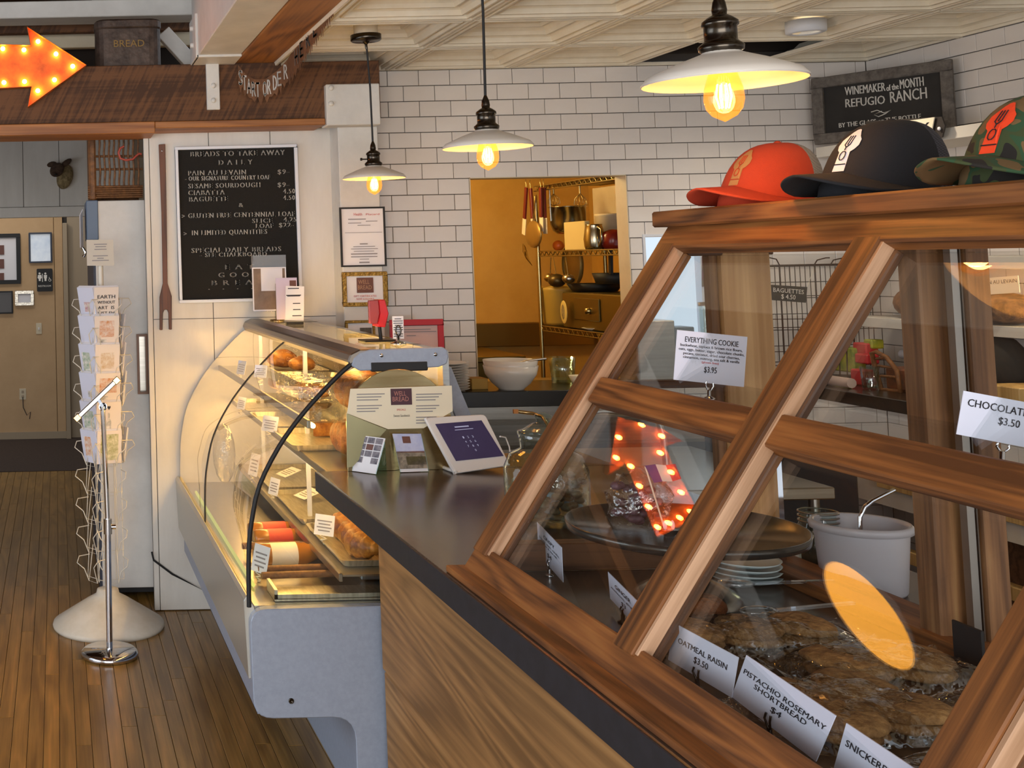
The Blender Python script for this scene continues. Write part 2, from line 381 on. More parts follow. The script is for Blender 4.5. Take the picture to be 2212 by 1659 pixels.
TM={}
def tm(w,h):
    k=(round(w,3),round(h,3))
    if k not in TM: TM[k]=tile_mesh(*k)
    return TM[k]
rest=MB()
def tile_row_segments(x0,x1,off):
    """clip joints of one course to [x0,x1]"""
    n=math.floor((x0-off)/TP); out=[]
    while off+n*TP<x1-.004:
        a=max(x0,off+n*TP); b=min(x1,off+(n+1)*TP)
        if b-a>.012: out.append((a,b))
        n+=1
    return out
def visible_back(px,py):
    if py<130 or px<800: return False
    if px<1000 and py>800: return False
    if px>1440 and py>470 and not (py<900 and 1640<px<1860): return False
    if px>1360 and py>860: return False
    if px>1765 and 160<py<330: return False
    return True
def project(p):
    q=CM.transposed()@(V(p)-CP); return PX+F*q.x/-q.z, PY-F*q.y/-q.z
for r in range(-26,9):
    z0=gz+r*TH; z1=z0+TH; off=gx+(TP/2 if r%2 else 0)
    if z0>ZC: continue
    hh=min(z1,ZC+.01)-z0
    ints=[(1.6,XR)]
    zc=z0+hh/2
    if z0<OZ1-.01 and z1>OZ0: ints=[(1.6,OX0),(OX1,XR)]
    if z0<wz1-.02 and z1>wz0: ints=[(1.6,OX0),(OX1,wa)] + [(wb,XR)]
    for a,b in ints:
        for u0,u1 in tile_row_segments(a,b,off):
            c=V(((u0+u1)/2,YW,zc)); px,py=project(c)
            if visible_back(px,py): inst('tile',tm(u1-u0,hh),wall_back,c)
            else: rest.obox(c+V((0,.0035,0)),XA*(u1-u0-.0035),YA*.0065,ZA*(hh-.0035))
if rest.v: make('tile_field',rest,M['tile'],wall_back,kind='stuff')
# ---- tiled right wall
wr=make('wall_right',MB().box(XR+.007,XR+.107,-1.2,YW+.1,0,2.9),M['grout'],kind='structure')
rest=MB()
for r in range(-26,9):
    z0=gz+r*TH; off=5.85-(TP/2 if r%2 else 0)
    if z0>ZC: continue
    hh=min(z0+TH,ZC+.01)-z0; zc=z0+hh/2
    y=off+TP
    while y>-1.1:
        a=min(y,YW); w_=a-(y-TP)
        if w_<.01: y-=TP; continue
        c=V((XR,a-w_/2,zc)); px,py=project(c)
        vis=(px<2230 and -10<py<330) and c.y>1
        if vis: inst('tile',tm(w_,hh),wr,c,rot=(0,0,-math.pi/2))
        else: rest.obox(c+V((.0035,0,0)),XA*.0065,YA*(w_-.0035),ZA*(hh-.0035))
        y-=TP
make('tile_field',rest,M['tile'],wr,kind='stuff')
# ---- pressed ceiling tiles
ceil=make('ceiling',MB().box(1.09,XR+.1,-1.2,YW+.1,2.76,2.82),M['ceildark'],kind='structure')
rings=[(.3045,.002),(.300,-.014),(.290,-.014),(.284,.004),(.277,.004),(.272,-.014),(.262,-.014),(.256,.006),(.246,.006),(.241,-.006),(.232,-.006),(.226,.014),(.206,.030),(.200,.018),(.191,.018),(.185,.034),(.165,.058),(.159,.046),(.150,.046),(.144,.06)]
mb=MB(); vs=[];fs=[]
for h,z in rings: vs+=[(-h,-h,z),(h,-h,z),(h,h,z),(-h,h,z)]
for i in range(len(rings)-1):
    for j in range(4): k=(j+1)%4; fs.append((i*4+j,(i+1)*4+j,(i+1)*4+k,i*4+k))
n=(len(rings)-1)*4; fs.append((n,n+3,n+2,n+1))
mb.add(vs,fs); ctm=mesh('ceiling_tile',mb,M['ceil'])
for i in range(5):
    for j in range(11):
        if (i,j)==(3,0): continue
        inst('ceiling_tile',ctm,ceil,(1.07+.305+.61*i+.003,YW-.305-.61*j,ZC+.002),scale=(1 if i<4 else .93,1,1))
mb=MB()
for y in (YW-.03,YW-.42): mb.box(2.7,3.75,y-.02,y+.02,2.69,2.75)
make('ceiling_joist',mb,M['ceildark'],ceil)
tr=make('trim_1',MB().box(1.57,XR,YW-.012,YW,ZC-.012,ZC+.004),M['ceil'],kind='structure')
# ---- board wall that carries the letter board (a large hinged panel), and its post
WL=thing('wall_left',(.45,YW,0),kind='structure')
gv=[.45,.478]+[atY(450,290,YW).x,atY(583,285,YW).x,atY(721,300,YW).x]
zt=2.352
for i in range(4):
    make('board',MB().box(gv[i]+.0015,gv[i+1]-.0015,YW,YW+.03,0.004,zt),M['boardw'],WL,bevel=.0015)
make('backing',MB().box(.452,gv[4]-.002,YW+.012,YW+.06,.003,zt),M['groove'],WL)
make('rail_line',MB().box(gv[1]+.002,gv[4]-.004,YW-.0012,YW,1.415,1.4175),M['groove'],WL)
pr=atY(736,600,YW-.03).x
make('jamb',MB().box(gv[4]+.004,pr,YW-.02,YW+.05,0,zt),M['cream'],WL)
hg=MB()
for yy in (322,352): c=atY(722,yy,YW-.01); hg.box(c.x-.012,c.x+.004,YW-.016,YW+.002,c.z-.022,c.z+.022)
make('hinge',hg,M['cream'],WL,bevel=.003)
# post
p0=atY(736,400,5.66).x; p1=atY(819,300,5.66).x
PO=thing('wall_post',((p0+p1)/2,5.75,0),kind='structure')
zs=atY(760,268,5.62).z
make('shaft',MB().box(p0,p1,5.68,YW+.03,0,zs+.02),M['white'],PO,bevel=.004)
b0=atY(705,220,5.58).x; b1=atY(821,220,5.58).x; bz0=atY(760,270,5.58).z; bz1=atY(760,181,5.58).z
make('saddle_plate',MB().box(b0,b1,5.58,5.70,bz0,bz1),M['white'],PO,bevel=.004)
mb=MB()
for yy in (190,224): c=atY(715,yy,5.58); mb.lathe([(.0001,.012),(.009,.012),(.013,.006),(.014,0)][::-1],c,10,V((0,-1,0)))
make('bolt',mb,M['white'],PO)
# ---- heavy beam along the wall line
bt=atY(300,139,5.6).z; bb=2.352
BM=thing('trim_2',(.1,5.7,bb),kind='structure')
bx1=atY(822,160,5.6).x
make('beam_face',MB().box(-2.6,bx1,5.62,5.9,bb+.02,bt),M['beam'],BM,bevel=.004)
make('beam_face',MB().box(b0-.002,bx1,5.6205,5.63,bb+.02,bt),M['beam'],BM)
xs=atY(335,280,5.6).x
make('soffit_board',MB().box(-2.6,xs,5.60,5.88,bb-.035,bb+.02),M['beamtrim'],BM,bevel=.003)
make('soffit_board',MB().box(xs,b0-.002,5.605,5.86,bb-.012,bb+.02),M['beamtrim'],BM,bevel=.003)
# ---- beams running towards the street: white painted and bare wood
xa=atY(417,137,5.62).x; xb=atY(507,137,5.62).x
DB=thing('trim_3',(xa,5.6,bt),kind='structure')
make('white_beam',MB().box(xa,xb,-1.2,5.62,bt+.005,bt+.42),M['white'],DB,bevel=.004)
make('wood_beam',MB().box(xb,1.075,-1.2,5.62,bt-.002,bt+.25),M['beamy'],DB,bevel=.004)
sx0=atY(446,180,5.6).x; sx1=atY(474,180,5.6).x; sz=atY(460,237,5.6).z
make('strap',MB().box(sx0,sx1,5.596,5.62,sz,bt+.01),M['white'],DB,bevel=.003)
mb=MB()
for yy in (185,217): c=atY(461,yy,5.596); mb.lathe([(.0001,.012),(.009,.012),(.0125,.005),(.013,0)][::-1],c,10,V((0,-1,0)))
make('bolt',mb,M['white'],DB)
make('saddle',MB().box(xa-.008,xb,5.4,5.63,bt-.006,bt+.006).box(xa-.012,xa+.001,5.4,5.63,bt-.006,bt+.2),M['white'],DB,bevel=.002)
mb=MB()
for yy in (62,98): c=atY(415,yy,5.5); mb.lathe([(.0001,.014),(.012,.014),(.013,0)][::-1],V((xa-.012,5.5,c.z)),8,V((-1,0,0)))
make('bolt',mb,M['white'],DB)
# ---- open roof framing above the beam on the left
RF=thing('ceiling_rafters',(0,6.3,2.7),kind='structure')
def plank_px(nm,x0,x1,y0,y1,Y,m,t=.06):
    a=atY(x0,y1,Y); b=atY(x1,y1-(x1-x0)*.02,Y); c=atY(x0,y0,Y)
    make(nm,MB().box(a.x,b.x,Y,Y+t,min(a.z,b.z),c.z),m,RF,bevel=.004)
plank_px('white_joist',-500,420,14,50,6.1,M['white'],.2)
plank_px('dark_board',-500,420,54,83,6.45,M['beam'])  # dark boards carry the darkness of the gaps in their colour
plank_px('pale_board',-500,420,82,116,6.6,M['cream'])
plank_px('dark_board',-500,420,114,160,6.75,M['ceildark'])
for (u,v,u2,v2,Y) in ((352,70,425,150,6.02),(205,-10,290,40,6.3),(345,-12,420,22,6.25)):
    make('brace',MB().bar(atY(u,v,Y),atY(u2,v2,Y),YA,.06,.075),M['white'],RF,bevel=.003)
make('roof_boards',MB().box(-3.2,1.09,-1.2,9.8,3.25,3.3),M['beam'],RF)
mb=MB()
c=atY(152,13,6.2); mb.lathe([(.055,.0),(.05,.012),(.02,.02),(.001,.02)],c,16)
make('roof_can',mb,M['whitetrim'],RF)
# ---- side and hall walls on the left
make('wall_far_left',MB().box(-3.2,-3.1,5.2,12,0,3.3).box(-3.2,-3.1,-1.2,1.2,0,3.3).box(-3.2,-3.1,1.2,5.2,2.5,3.3).box(-3.2,-3.1,1.2,5.2,0,.5),M['white'],kind='structure')
HW=thing('wall_header',(0,9.7,2.05),kind='structure')
hz=atY(60,470,9.7).z; hz2=atY(60,447,9.7).z
e=[-2.8,-1.6,-1.0,atY(-60,380,9.7).x,atY(50,380,9.7).x,atY(128,380,9.7).x,atY(215,380,9.7).x,atY(300,380,9.7).x]
for i in range(len(e)-1): make('board',MB().box(e[i]+.002,e[i+1]-.002,9.7,9.73,hz2,3.3),M['boardw'],HW,bevel=.002)
make('backing',MB().box(-2.8,e[-1],9.715,9.8,hz2,3.3),M['groove'],HW)
make('header_trim',MB().box(-2.8,.9,9.68,9.78,hz,hz2-.003),M['boardw'],HW,bevel=.003)
YH=11.6
WH=thing('wall_hall',(0,YH,0),kind='structure')
e=[-3,-1.9,atY(118,600,YH).x,atY(137,600,YH).x]
for i in range(3): make('panel',MB().box(e[i]+.002,e[i+1]-.002,YH,YH+.04,.0,2.9),M['tan'],WH,bevel=.003)
make('door_casing',MB().box(e[3],e[3]+.045,YH-.05,YH+.02,0,atY(140,482,YH).z),M['taupe'],WH,bevel=.004)
make('door_leaf',MB().box(e[3]+.045,1.2,YH+.03,YH+.07,0,2.9),M['taupe'],WH,bevel=.003)
make('backing',MB().box(-3,1.2,YH+.035,YH+.1,0,2.95),M['groove'],WH)
make('baseboard_hall',MB().box(-3,e[3],YH-.015,YH,0.003,.07),M['taupe'],kind='structure')
make('wall_hall_side',MB().box(.66,.72,6.9,YH,0,2.9),M['taupe'],kind='structure')
# ---- added glowing pane in the tiled wall, standing in for an unidentified bright patch
WN=thing('glow_pane_1',((wa+wb)/2,YW+.04,wz0),kind='structure')
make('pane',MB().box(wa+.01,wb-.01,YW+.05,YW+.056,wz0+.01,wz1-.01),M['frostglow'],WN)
make('pane_frame',MB().frame(V(((wa+wb)/2,YW+.05,wz0)),XA,ZA,wb-wa,wz1-wz0,.012,.055),M['whitetrim'],WN)
# ---- kitchen room behind the opening
make('wall_kitchen',MB().box(1.5,3.7,8.0,8.06,0,2.6).box(1.5,1.56,5.96,8,0,2.6).box(3.64,3.7,5.96,8,0,2.6),M['kyellow'],kind='structure')
make('floor_kitchen',MB().box(1.5,3.7,5.96,8.06,-.05,0),M['carpet'],kind='structure')
make('ceiling_kitchen',MB().box(1.5,3.7,5.96,8.06,2.55,2.6),M['kyellow'],kind='structure')
JB=MB().box(OX1-.004,OX1,YW-.004,YW+.11,OZ0,OZ1).box(OX0,OX0+.004,YW-.004,YW+.11,OZ0,OZ1).box(OX0,OX1,YW-.004,YW+.11,OZ1-.004,OZ1)
make('trim_4',JB,M['cream'],kind='structure')
point('kitchen_lamp',(2.1,6.9,2.35),34,(1,.76,.34),.15)
make('wall_gable',MB().box(-3.1,1.08,6.95,7.0,2.55,3.25),M['beam'],kind='structure')
point('hall_fill',(-.6,10.6,2.6),14,(1,.84,.66),.1)  # unseen fill light added to brighten the dim hall
# ================================================================== FRONT COUNTER
ZT=1.035; CX=.805
FC=thing('front_counter',(1.2,2.3,0),'long wooden service counter with dark worktop running towards the street','counter')
make('worktop',MB().box(CX,1.75,.6,3.735,ZT-.06,ZT),M['counter'],FC,bevel=.003)
make('front_edge',MB().box(CX-.004,CX+.001,.6,3.735,ZT-.061,ZT-.001).box(CX-.004,1.1,3.7345,3.739,ZT-.061,ZT-.001),M['counteredge'],FC,bevel=.0015)
seam=.447
make('front_plank',MB().box(.970,1.0,.6,3.66,seam+.003,ZT-.0615),M['counterwood'],FC,bevel=.004)
make('front_plank',MB().box(.975,1.0,.6,3.66,0,seam-.003),M['counterwood'],FC,bevel=.004)
make('worktop_return',MB().box(1.36,1.75,3.736,4.0,ZT-.06,ZT),M['counter'],FC,bevel=.003)
make('carcass',MB().box(.99,1.55,.62,3.64,.02,ZT-.062),M['caseX'],FC)
# ================================================================== WOODEN DISPLAY CASE
SL=V((.555,0,.832)).normalized(); SN=V((-SL.z,0,SL.x))       # up the slope / outward
Q0=V((.848,0,1.05))
def sp(s,y,off=0): return Q0+SL*s+SN*off+V((0,y,0))
YA0,YA1=2.515,.95
DC=thing('display_case',(1.2,1.8,ZT),'reclaimed wood display case with slanted glass front standing on the counter','display case')
make('sill_strip',MB().box(.812,.93,YA1,2.53,ZT,ZT+.014),M['caseY'],DC,bevel=.002)
def sloped(nm,y0,y1,s0,s1,t,m,off=0,bv=.003): make(nm,MB().obox(sp((s0+s1)/2,(y0+y1)/2,off-t/2),YA*(y1-y0),SL*(s1-s0),SN*t),m,DC,bevel=bv)
sloped('bottom_rail',YA1,2.52,-.018,.057,.05,M['caseY'])
sloped('middle_rail',YA1,2.43,.421,.479,.035,M['caseY'])
# slanted posts
for y0,y1 in ((2.45,2.515),(1.835,1.897),(1.222,1.287)):
    make('slanted_post',MB().obox(sp(.42,(y0+y1)/2,-.010+.003),YA*(y1-y0),SL*.76,SN*.026),M['caseS'],DC,bevel=.002)
    make('glass_bead',MB().obox(sp(.42,y0-.004,-.0085),YA*.008,SL*.75,SN*.021),M['beadS'],DC,bevel=.001)
    make('pane_stop',MB().obox(sp(.42,(y0+y1)/2,-.032),YA*(y1-y0-.002),SL*.75,SN*.018),M['caseS'],DC,bevel=.001)
# head rail and cap board
make('head_rail',MB().obox(sp(.822,(YA1+2.52)/2,-.010),YA*(2.52-YA1),SL*.064,SN*.030),M['caseY'],DC,bevel=.004)
make('head_rail_inner',MB().box(1.315,1.345,YA1,2.5,1.70,1.752),M['caseY'],DC,bevel=.002)
cz=1.753
make('cap_board',MB().box(1.296,1.62,YA1,2.555,cz,cz+.034),M['caseY'],DC,bevel=.004)
# far end frame, rear posts, floor
make('end_rail',MB().box(.9,1.5,2.46,2.50,1.05,1.105),M['caseX'],DC,bevel=.002)
make('end_rail',MB().box(1.13,1.42,2.47,2.5,1.408,1.432),M['caseX'],DC,bevel=.002)
make('end_rail',MB().box(1.32,1.5,2.46,2.5,1.69,1.75),M['caseX'],DC,bevel=.002)
r0=atY(1566,700,2.46); r1=atY(1672,700,2.46)
make('rear_post',MB().box(r0.x,r1.x,2.46,2.51,1.05,1.752),M['paleZ'],DC,bevel=.003)
make('rear_post_stop',MB().box(r0.x-.018,r0.x-.001,2.475,2.50,1.05,1.752),M['caseZ'],DC,bevel=.001)
m0=atY(1992,700,1.93); m1=atY(2054,700,1.93)
make('rear_post',MB().box(m0.x,m1.x,1.93,1.98,1.05,1.752),M['caseZ'],DC,bevel=.003)
d0=atY(2062,700,1.90); d1=atY(2078,700,1.9); d2=atY(2085,700,1.9); d3=atY(2136,700,1.9)
make('door_track',MB().box(d0.x,d1.x,1.90,1.915,1.07,1.752).box(d1.x+.003,d2.x,1.90,1.912,1.07,1.752),M['steelg'],DC)
make('door_stile',MB().box(d2.x+.002,d3.x,1.89,1.925,1.07,1.752),M['caseZ'],DC,bevel=.002)
make('rear_rail',MB().box(1.40,1.50,YA1,2.46,1.05,1.075).box(1.42,1.5,YA1,2.46,1.71,1.752),M['caseY'],DC,bevel=.002)
br=atX(2125,1405,1.42)
make('hinge_plate',MB().box(1.395,1.40,br.y-.03,br.y+.03,1.055,1.115),M['blackm'],DC,bevel=.001)
make('case_floor',MB().box(.875,1.50,YA1,2.46,ZT+.001,1.05),M['counter'],DC)
# glass
def pane(nm,s0,s1,y0,y1): make(nm,MB().obox(sp((s0+s1)/2,(y0+y1)/2,-.03),YA*(y1-y0),SL*(s1-s0),SN*.004),M['glass'],DC)
pane('front_pane',.05,.79,1.897,2.45); pane('front_pane',.05,.79,1.287,1.835); pane('front_pane',.05,.79,YA1,1.222)
make('end_pane',MB().prism([(.93,2.488,1.09),(1.42,2.488,1.09),(1.42,2.488,1.70),(1.33,2.488,1.70)],YA,.004),M['glass'],DC)
make('glass_shelf',MB().box(1.125,1.40,YA1,2.45,1.418,1.424),M['glass'],DC)
# ================================================================== CURVED PASTRY CASE
YN,YF=3.74,5.83
curve=[(.945,1.375),(.905,1.347),(.834,1.28),(.759,1.2),(.69,1.108),(.629,.995),(.600,.882),(.588,.783),(.584,.62)]
def cpt(t):
    t=t*(len(curve)-1); i=min(int(t),len(curve)-2); a=t-i
    p=[curve[max(i-1,0)],curve[i],curve[i+1],curve[min(i+2,len(curve)-1)]]
    return [ .5*((2*p[1][k])+(-p[0][k]+p[2][k])*a+(2*p[0][k]-5*p[1][k]+4*p[2][k]-p[3][k])*a*a+(-p[0][k]+3*p[1][k]-3*p[2][k]+p[3][k])*a**3) for k in (0,1)]
PC=thing('pastry_case',(.9,4.8,0),'curved glass refrigerated pastry case with grey enamel end and warm shelf lights','display case')
for a,b in ((YN+.005,4.82),(4.83,YF)):
    make('curved_pane',MB().grid(lambda u,v:V((cpt(v)[0],a+(b-a)*u,cpt(v)[1])),4,28),M['cglass'],PC)
make('seam_gasket',MB().tube([V((cpt(i/24)[0]-.001,4.825,cpt(i/24)[1])) for i in range(25)],.0035,5),M['blackm'],PC)
make('edge_gasket',MB().tube([V((cpt(i/24)[0]-.002,YN,cpt(i/24)[1])) for i in range(25)],.0075,6),M['blackm'],PC)
# roof rail
mb=MB(); pr_=[(.93,1.352),(.915,1.375),(.925,1.398),(.955,1.412),(1.0,1.412),(1.0,1.37)]
mb.prism([V((x,YN-.005,z)) for x,z in pr_],YA,YF-YN); make('top_rail',mb,M['steelg'],PC,bevel=.004)
make('roof_glass',MB().box(1.0,1.235,YN,YF,1.397,1.403),M['cglass'],PC)
# near end cap (rounded plate) with dark slot and slanted stay
ec=[(.925,1.362),(.935,1.385),(.955,1.402),(.985,1.411),(1.215,1.415),(1.228,1.405),(1.232,1.385),(1.225,1.362),(1.20,1.352),(.95,1.345)]
make('end_cap',MB().prism([V((x,YN-.012,z)) for x,z in ec],YA,.012),M['panel'],PC,bevel=.003)
make('cap_slot',MB().box(.985,1.165,YN-.0135,YN-.004,1.342,1.372),M['blackm'],PC,bevel=.003)
mb=MB()
for x in (1.02,1.19): mb.lathe([(.006,0),(.006,.002),(.0001,.002)],V((x,YN-.012,1.392)),8,V((0,-1,0)))
make('screw',mb,M['chrome'],PC)
make('stay',MB().bar(atY(958,797,3.95),atY(1015,935,3.95),XA,.05,.012),M['panel'],PC,bevel=.002)
# enamel end panel with foot
def rounded(pts,rad,n=5):
    out=[]; k=len(pts)
    for i in range(k):
        a,b,c=V(pts[i-1]),V(pts[i]),V(pts[(i+1)%k]); r=rad[i]
        if r==0: out.append(b); continue
        p=b+(a-b).normalized()*r; q=b+(c-b).normalized()*r
        for j in range(n+1):
            t=j/n; out.append(p*(1-t)**2+b*2*t*(1-t)+q*t*t)
    return out
pl=[(.578,.622),(1.0,.625),(1.0,0.0),(.893,0.0),(.893,.292),(.583,.292)]
pp=rounded([V((x,YN-.035,z)) for x,z in pl],[.055,0,0,.004,.07,.06])
make('end_panel',MB().prism(pp,YA,.04),M['panel'],PC,bevel=.003)
c=atY(629,1514,YN-.035); make('panel_screw',MB().lathe([(.0085,0),(.0085,.003),(.005,.003),(.005,.001),(.0001,.001)],c,14,V((0,-1,0))),M['bronze'],PC)
# front trim along the floor side, deck, back
mb=MB().prism([V((x,YN,z)) for x,z in ((.575,.40),(.60,.40),(.60,.62),(.578,.655),(.566,.64))],YA,YF-YN); make('front_trim',mb,mat('pale_steel_trim','BDBBB2',.3,.55),PC,bevel=.003)
make('deck',MB().box(.6,1.22,YN+.006,YF,.60,.622),M['steel'],PC)
make('plinth',MB().box(.60,1.2,YN+.006,YF,.292,.6).box(.90,1.2,YN+.006,YF,0,.292),M['panel'],PC)
make('far_end_wall',MB().prism([V((cpt(i/16)[0]+.004,YF-.012,cpt(i/16)[1])) for i in range(17)]+[V((1.22,YF-.012,.62)),V((1.22,YF-.012,1.40))],YA,.01),M['white'],PC)
make('rear_panel',MB().box(1.215,1.235,YN,YF,.62,1.40),M['steel'],PC)
make('near_end_pane',MB().prism([V((cpt(i/16)[0]+.004,YN+.004,cpt(i/16)[1])) for i in range(17)]+[V((1.2,YN+.004,.63)),V((1.2,YN+.004,1.35))],YA,.004),M['cglass'],PC)
shelves=[(.80,1.21,1.185),(.862,1.21,1.02),(.885,1.21,.705)]
for i,(x0,x1,z) in enumerate(shelves):
    make('shelf',MB().box(x0,x1,YN+.03,YF-.02,z-.006,z),M['glass'] if i==0 else M['steel'],PC)
    make('shelf_nosing',MB().box(x0-.012,x0,YN+.03,YF-.02,z-.022,z+.004),M['steelg'],PC,bevel=.002)
tube_m=emis('case_tube','FFC46B',55)
for x,z in ((.99,1.352),(.826,1.158),(.885,.995)):
    make('light_tube',MB().tube([V((x,YN+.12,z)),V((x,YF-.1,z))],.008,8),tube_m,PC)
for xb_,yb_ in ((.955,4.6),(.955,5.6)): make('bracket',MB().box(xb_,xb_+.015,yb_,yb_+.015,.63,1.37),M['whitetrim'],PC)
make('base_lamp',MB().tube([V((.63,YN+.2,.632)),V((.63,YF-.3,.632))],.006,6),emis('case_tube_low','E8E070',1.2),PC)
# ================================================================== PENDANT LAMPS
def pendant(c, zr, top, label, power, canopy=False, R=.131, group='enamel pendant lamps with filament bulbs', lean=(0,0), disc=False):
    t=thing('pendant_lamp',(c[0],c[1],zr),label,'lamp',group)
    P=V((c[0],c[1],zr)); k=R/.131
    prof=[(R,0),(R*1.006,.002),(R*.93,.014*k),(.072*k,.036*k),(.045*k,.046*k),(.032*k,.051*k),(.03*k,.06*k)]
    make('shade',MB().lathe(prof,P,36).lathe([(r-.0012,h-.0016) for r,h in prof][::-1],P,36),M['shade'],t)
    s=[(.031,.052),(.036,.056),(.037,.064),(.030,.07),(.0265,.074),(.0265,.098),(.030,.101),(.029,.108),(.019,.116),(.0115,.12),(.0125,.128),(.0105,.142),(.006,.153),(.004,.158)]
    so_=make('socket',MB().lathe(s,P,20),M['bronze'],t)
    if canopy: make('switch_key',MB().tube([P+V((-.027,0,.082)),P+V((-.048,0,.082))],.003,6).tube([P+V((-.048,0,.082)),P+V((-.055,0,.082))],.006,6),M['bronze'],so_)
    q=V((c[0]+lean[0],c[1]+lean[1],top))
    make('cord',MB().tube([P+V((0,0,.155)),P.lerp(q,.5)+V((.004,0,.08)),q],.0042,6),M['blackm'],t)
    if canopy: make('canopy',MB().lathe([(.004,-.06),(.006,-.04),(.018,-.028),(.06,-.026),(.064,-.022),(.064,0),(.0001,0)],q,28),M['bronze'],t); make('mount_block',MB().lathe([(.05,.0005),(.05,.056),(.0001,.056)],q,24),M['ceil'],t)
    if disc:
        make('diffuser',MB().lathe([(.0001,.004),(R*.9,.004),(R*.98,.003)],P,36),emis('amber_diffuser','F6A63E',10),t); return t
    b=[(.0001,-.071),(.006,-.068),(.02,-.06),(.029,-.048),(.0325,-.032),(.031,-.012),(.024,.012),(.015,.035),(.0135,.05)]
    bb_=make('bulb',MB().lathe(b,P,20),M['bulb'],t)
    f=MB()
    for j in range(8):
        a=2*math.pi*j/8; d=V((math.cos(a),math.sin(a),0)); f.tube([P+d*.010+V((0,0,-.004)),P+d*.013+V((0,0,-.026)),P+d*.008+V((0,0,-.047))],.0011,4)
    make('filament',f,M['filament'],bb_)
    point('pendant_glow',(P.x,P.y,P.z-.03),power,WARM,.022)
    return t
p=atY(808,385,5.0); pendant((p.x,5.0),p.z,ZC,'far small-looking white pendant lamp above the curved pastry case',3,True,lean=(atZ(795,72,ZC).x-p.x,-.05))
p=atY(1053,318,3.55); pendant((p.x,3.55),p.z,ZC+.06,'white pendant lamp hanging in the middle, before the tile wall',3)
p=atY(1562,177,2.065); pendant((p.x,2.065),p.z,ZC+.06,'nearest white pendant lamp, large above the orange cap',1.8)
pendant((-.55,4.40),2.69,3.25,'white pendant lamp with amber diffuser over the customer floor, mirrored in the case glass',0,R=.205,disc=True)
# ================================================================== WALL THINGS ON THE LEFT
# marquee arrow
YAr=5.56
def ap(x,y,Y=YAr): return atY(x,y,Y)
AR=thing('marquee_arrow_sign',ap(100,140),'rusty orange metal arrow sign with glowing bulbs, on the dark beam','sign')
ol=[(187,140),(58,57),(66,97),(-98,93),(-98,196),(68,187),(60,231)]
P3=[ap(*q) for q in ol]
cen=ap(0,142)
make('face',MB().prism([p+V((0,.05,0)) for p in P3],YA,.006),M['rust'],AR)
mb=MB()
for i in range(len(P3)):
    a=P3[i]; b=P3[(i+1)%len(P3)]; mb.add([a,b,b+V((0,.056,0)),a+V((0,.056,0))],[(0,1,2,3)])
    d=(b-a).normalized(); n=V((-d.z,0,d.x)); mb.add([a,b,b+n*.0016+V((0,0,0)),a+n*.0016],[(0,1,2,3)])
make('rim',mb,M['rust'],AR)
bl=[(25,420),(205,430),(325,358),(478,465),(620,570),(465,685),(323,778),(210,700),(35,708)]
bl=[(x/3.95,y/3.95) for x,y in bl]+[(-40,106),(-84,106),(-38,181),(-84,183),(-86,132),(-86,158)]
for x,y in bl:
    c=ap(x,y,YAr+.045); make('bulb',MB().ell(c+V((0,-.014,0)),XA*.011,YA*.013,ZA*.011,10,6).lathe([(.009,0),(.009,.008)],c,8,V((0,-1,0))),M['marquee'],AR)
# bread tin on the beam
c=atY(276,136,5.74); TN=thing('bread_tin',(c.x,5.74,bt),'old dark rusted bread tin with rounded corners on the beam','tin')
hw=(atY(346,90,5.7).x-atY(206,90,5.7).x)/2; th=atY(276,46,5.7).z-bt
def rrect(cx,cy,z,w,d,r,n=4):
    out=[]
    for sx,sy,a0 in ((1,1,0),(-1,1,90),(-1,-1,180),(1,-1,270)):
        for j in range(n+1):
            a=math.radians(a0+90*j/n); out.append(V((cx+sx*(w-r)+r*math.cos(a),cy+sy*(d-r)+r*math.sin(a),z)))
    return out
tin=mat('rusty_tin','5A4A40',.55,.3,var=.9,col2='33261F',scale=14,bump=.3,bscale=40)
make('body',MB().prism(rrect(c.x,5.74,bt+.001,hw,.1,.06),ZA,th*.8),tin,TN,bevel=.002)
make('lid',MB().prism(rrect(c.x,5.74,bt+th*.8,hw+.004,.104,.062),ZA,th*.2),tin,TN,bevel=.008)
mb=MB(); ptext(mb,'BREAD',246,312,94,15,5.638,.0008); make('lettering',mb,mat('worn_gilt','8A6A2E',.6),TN)
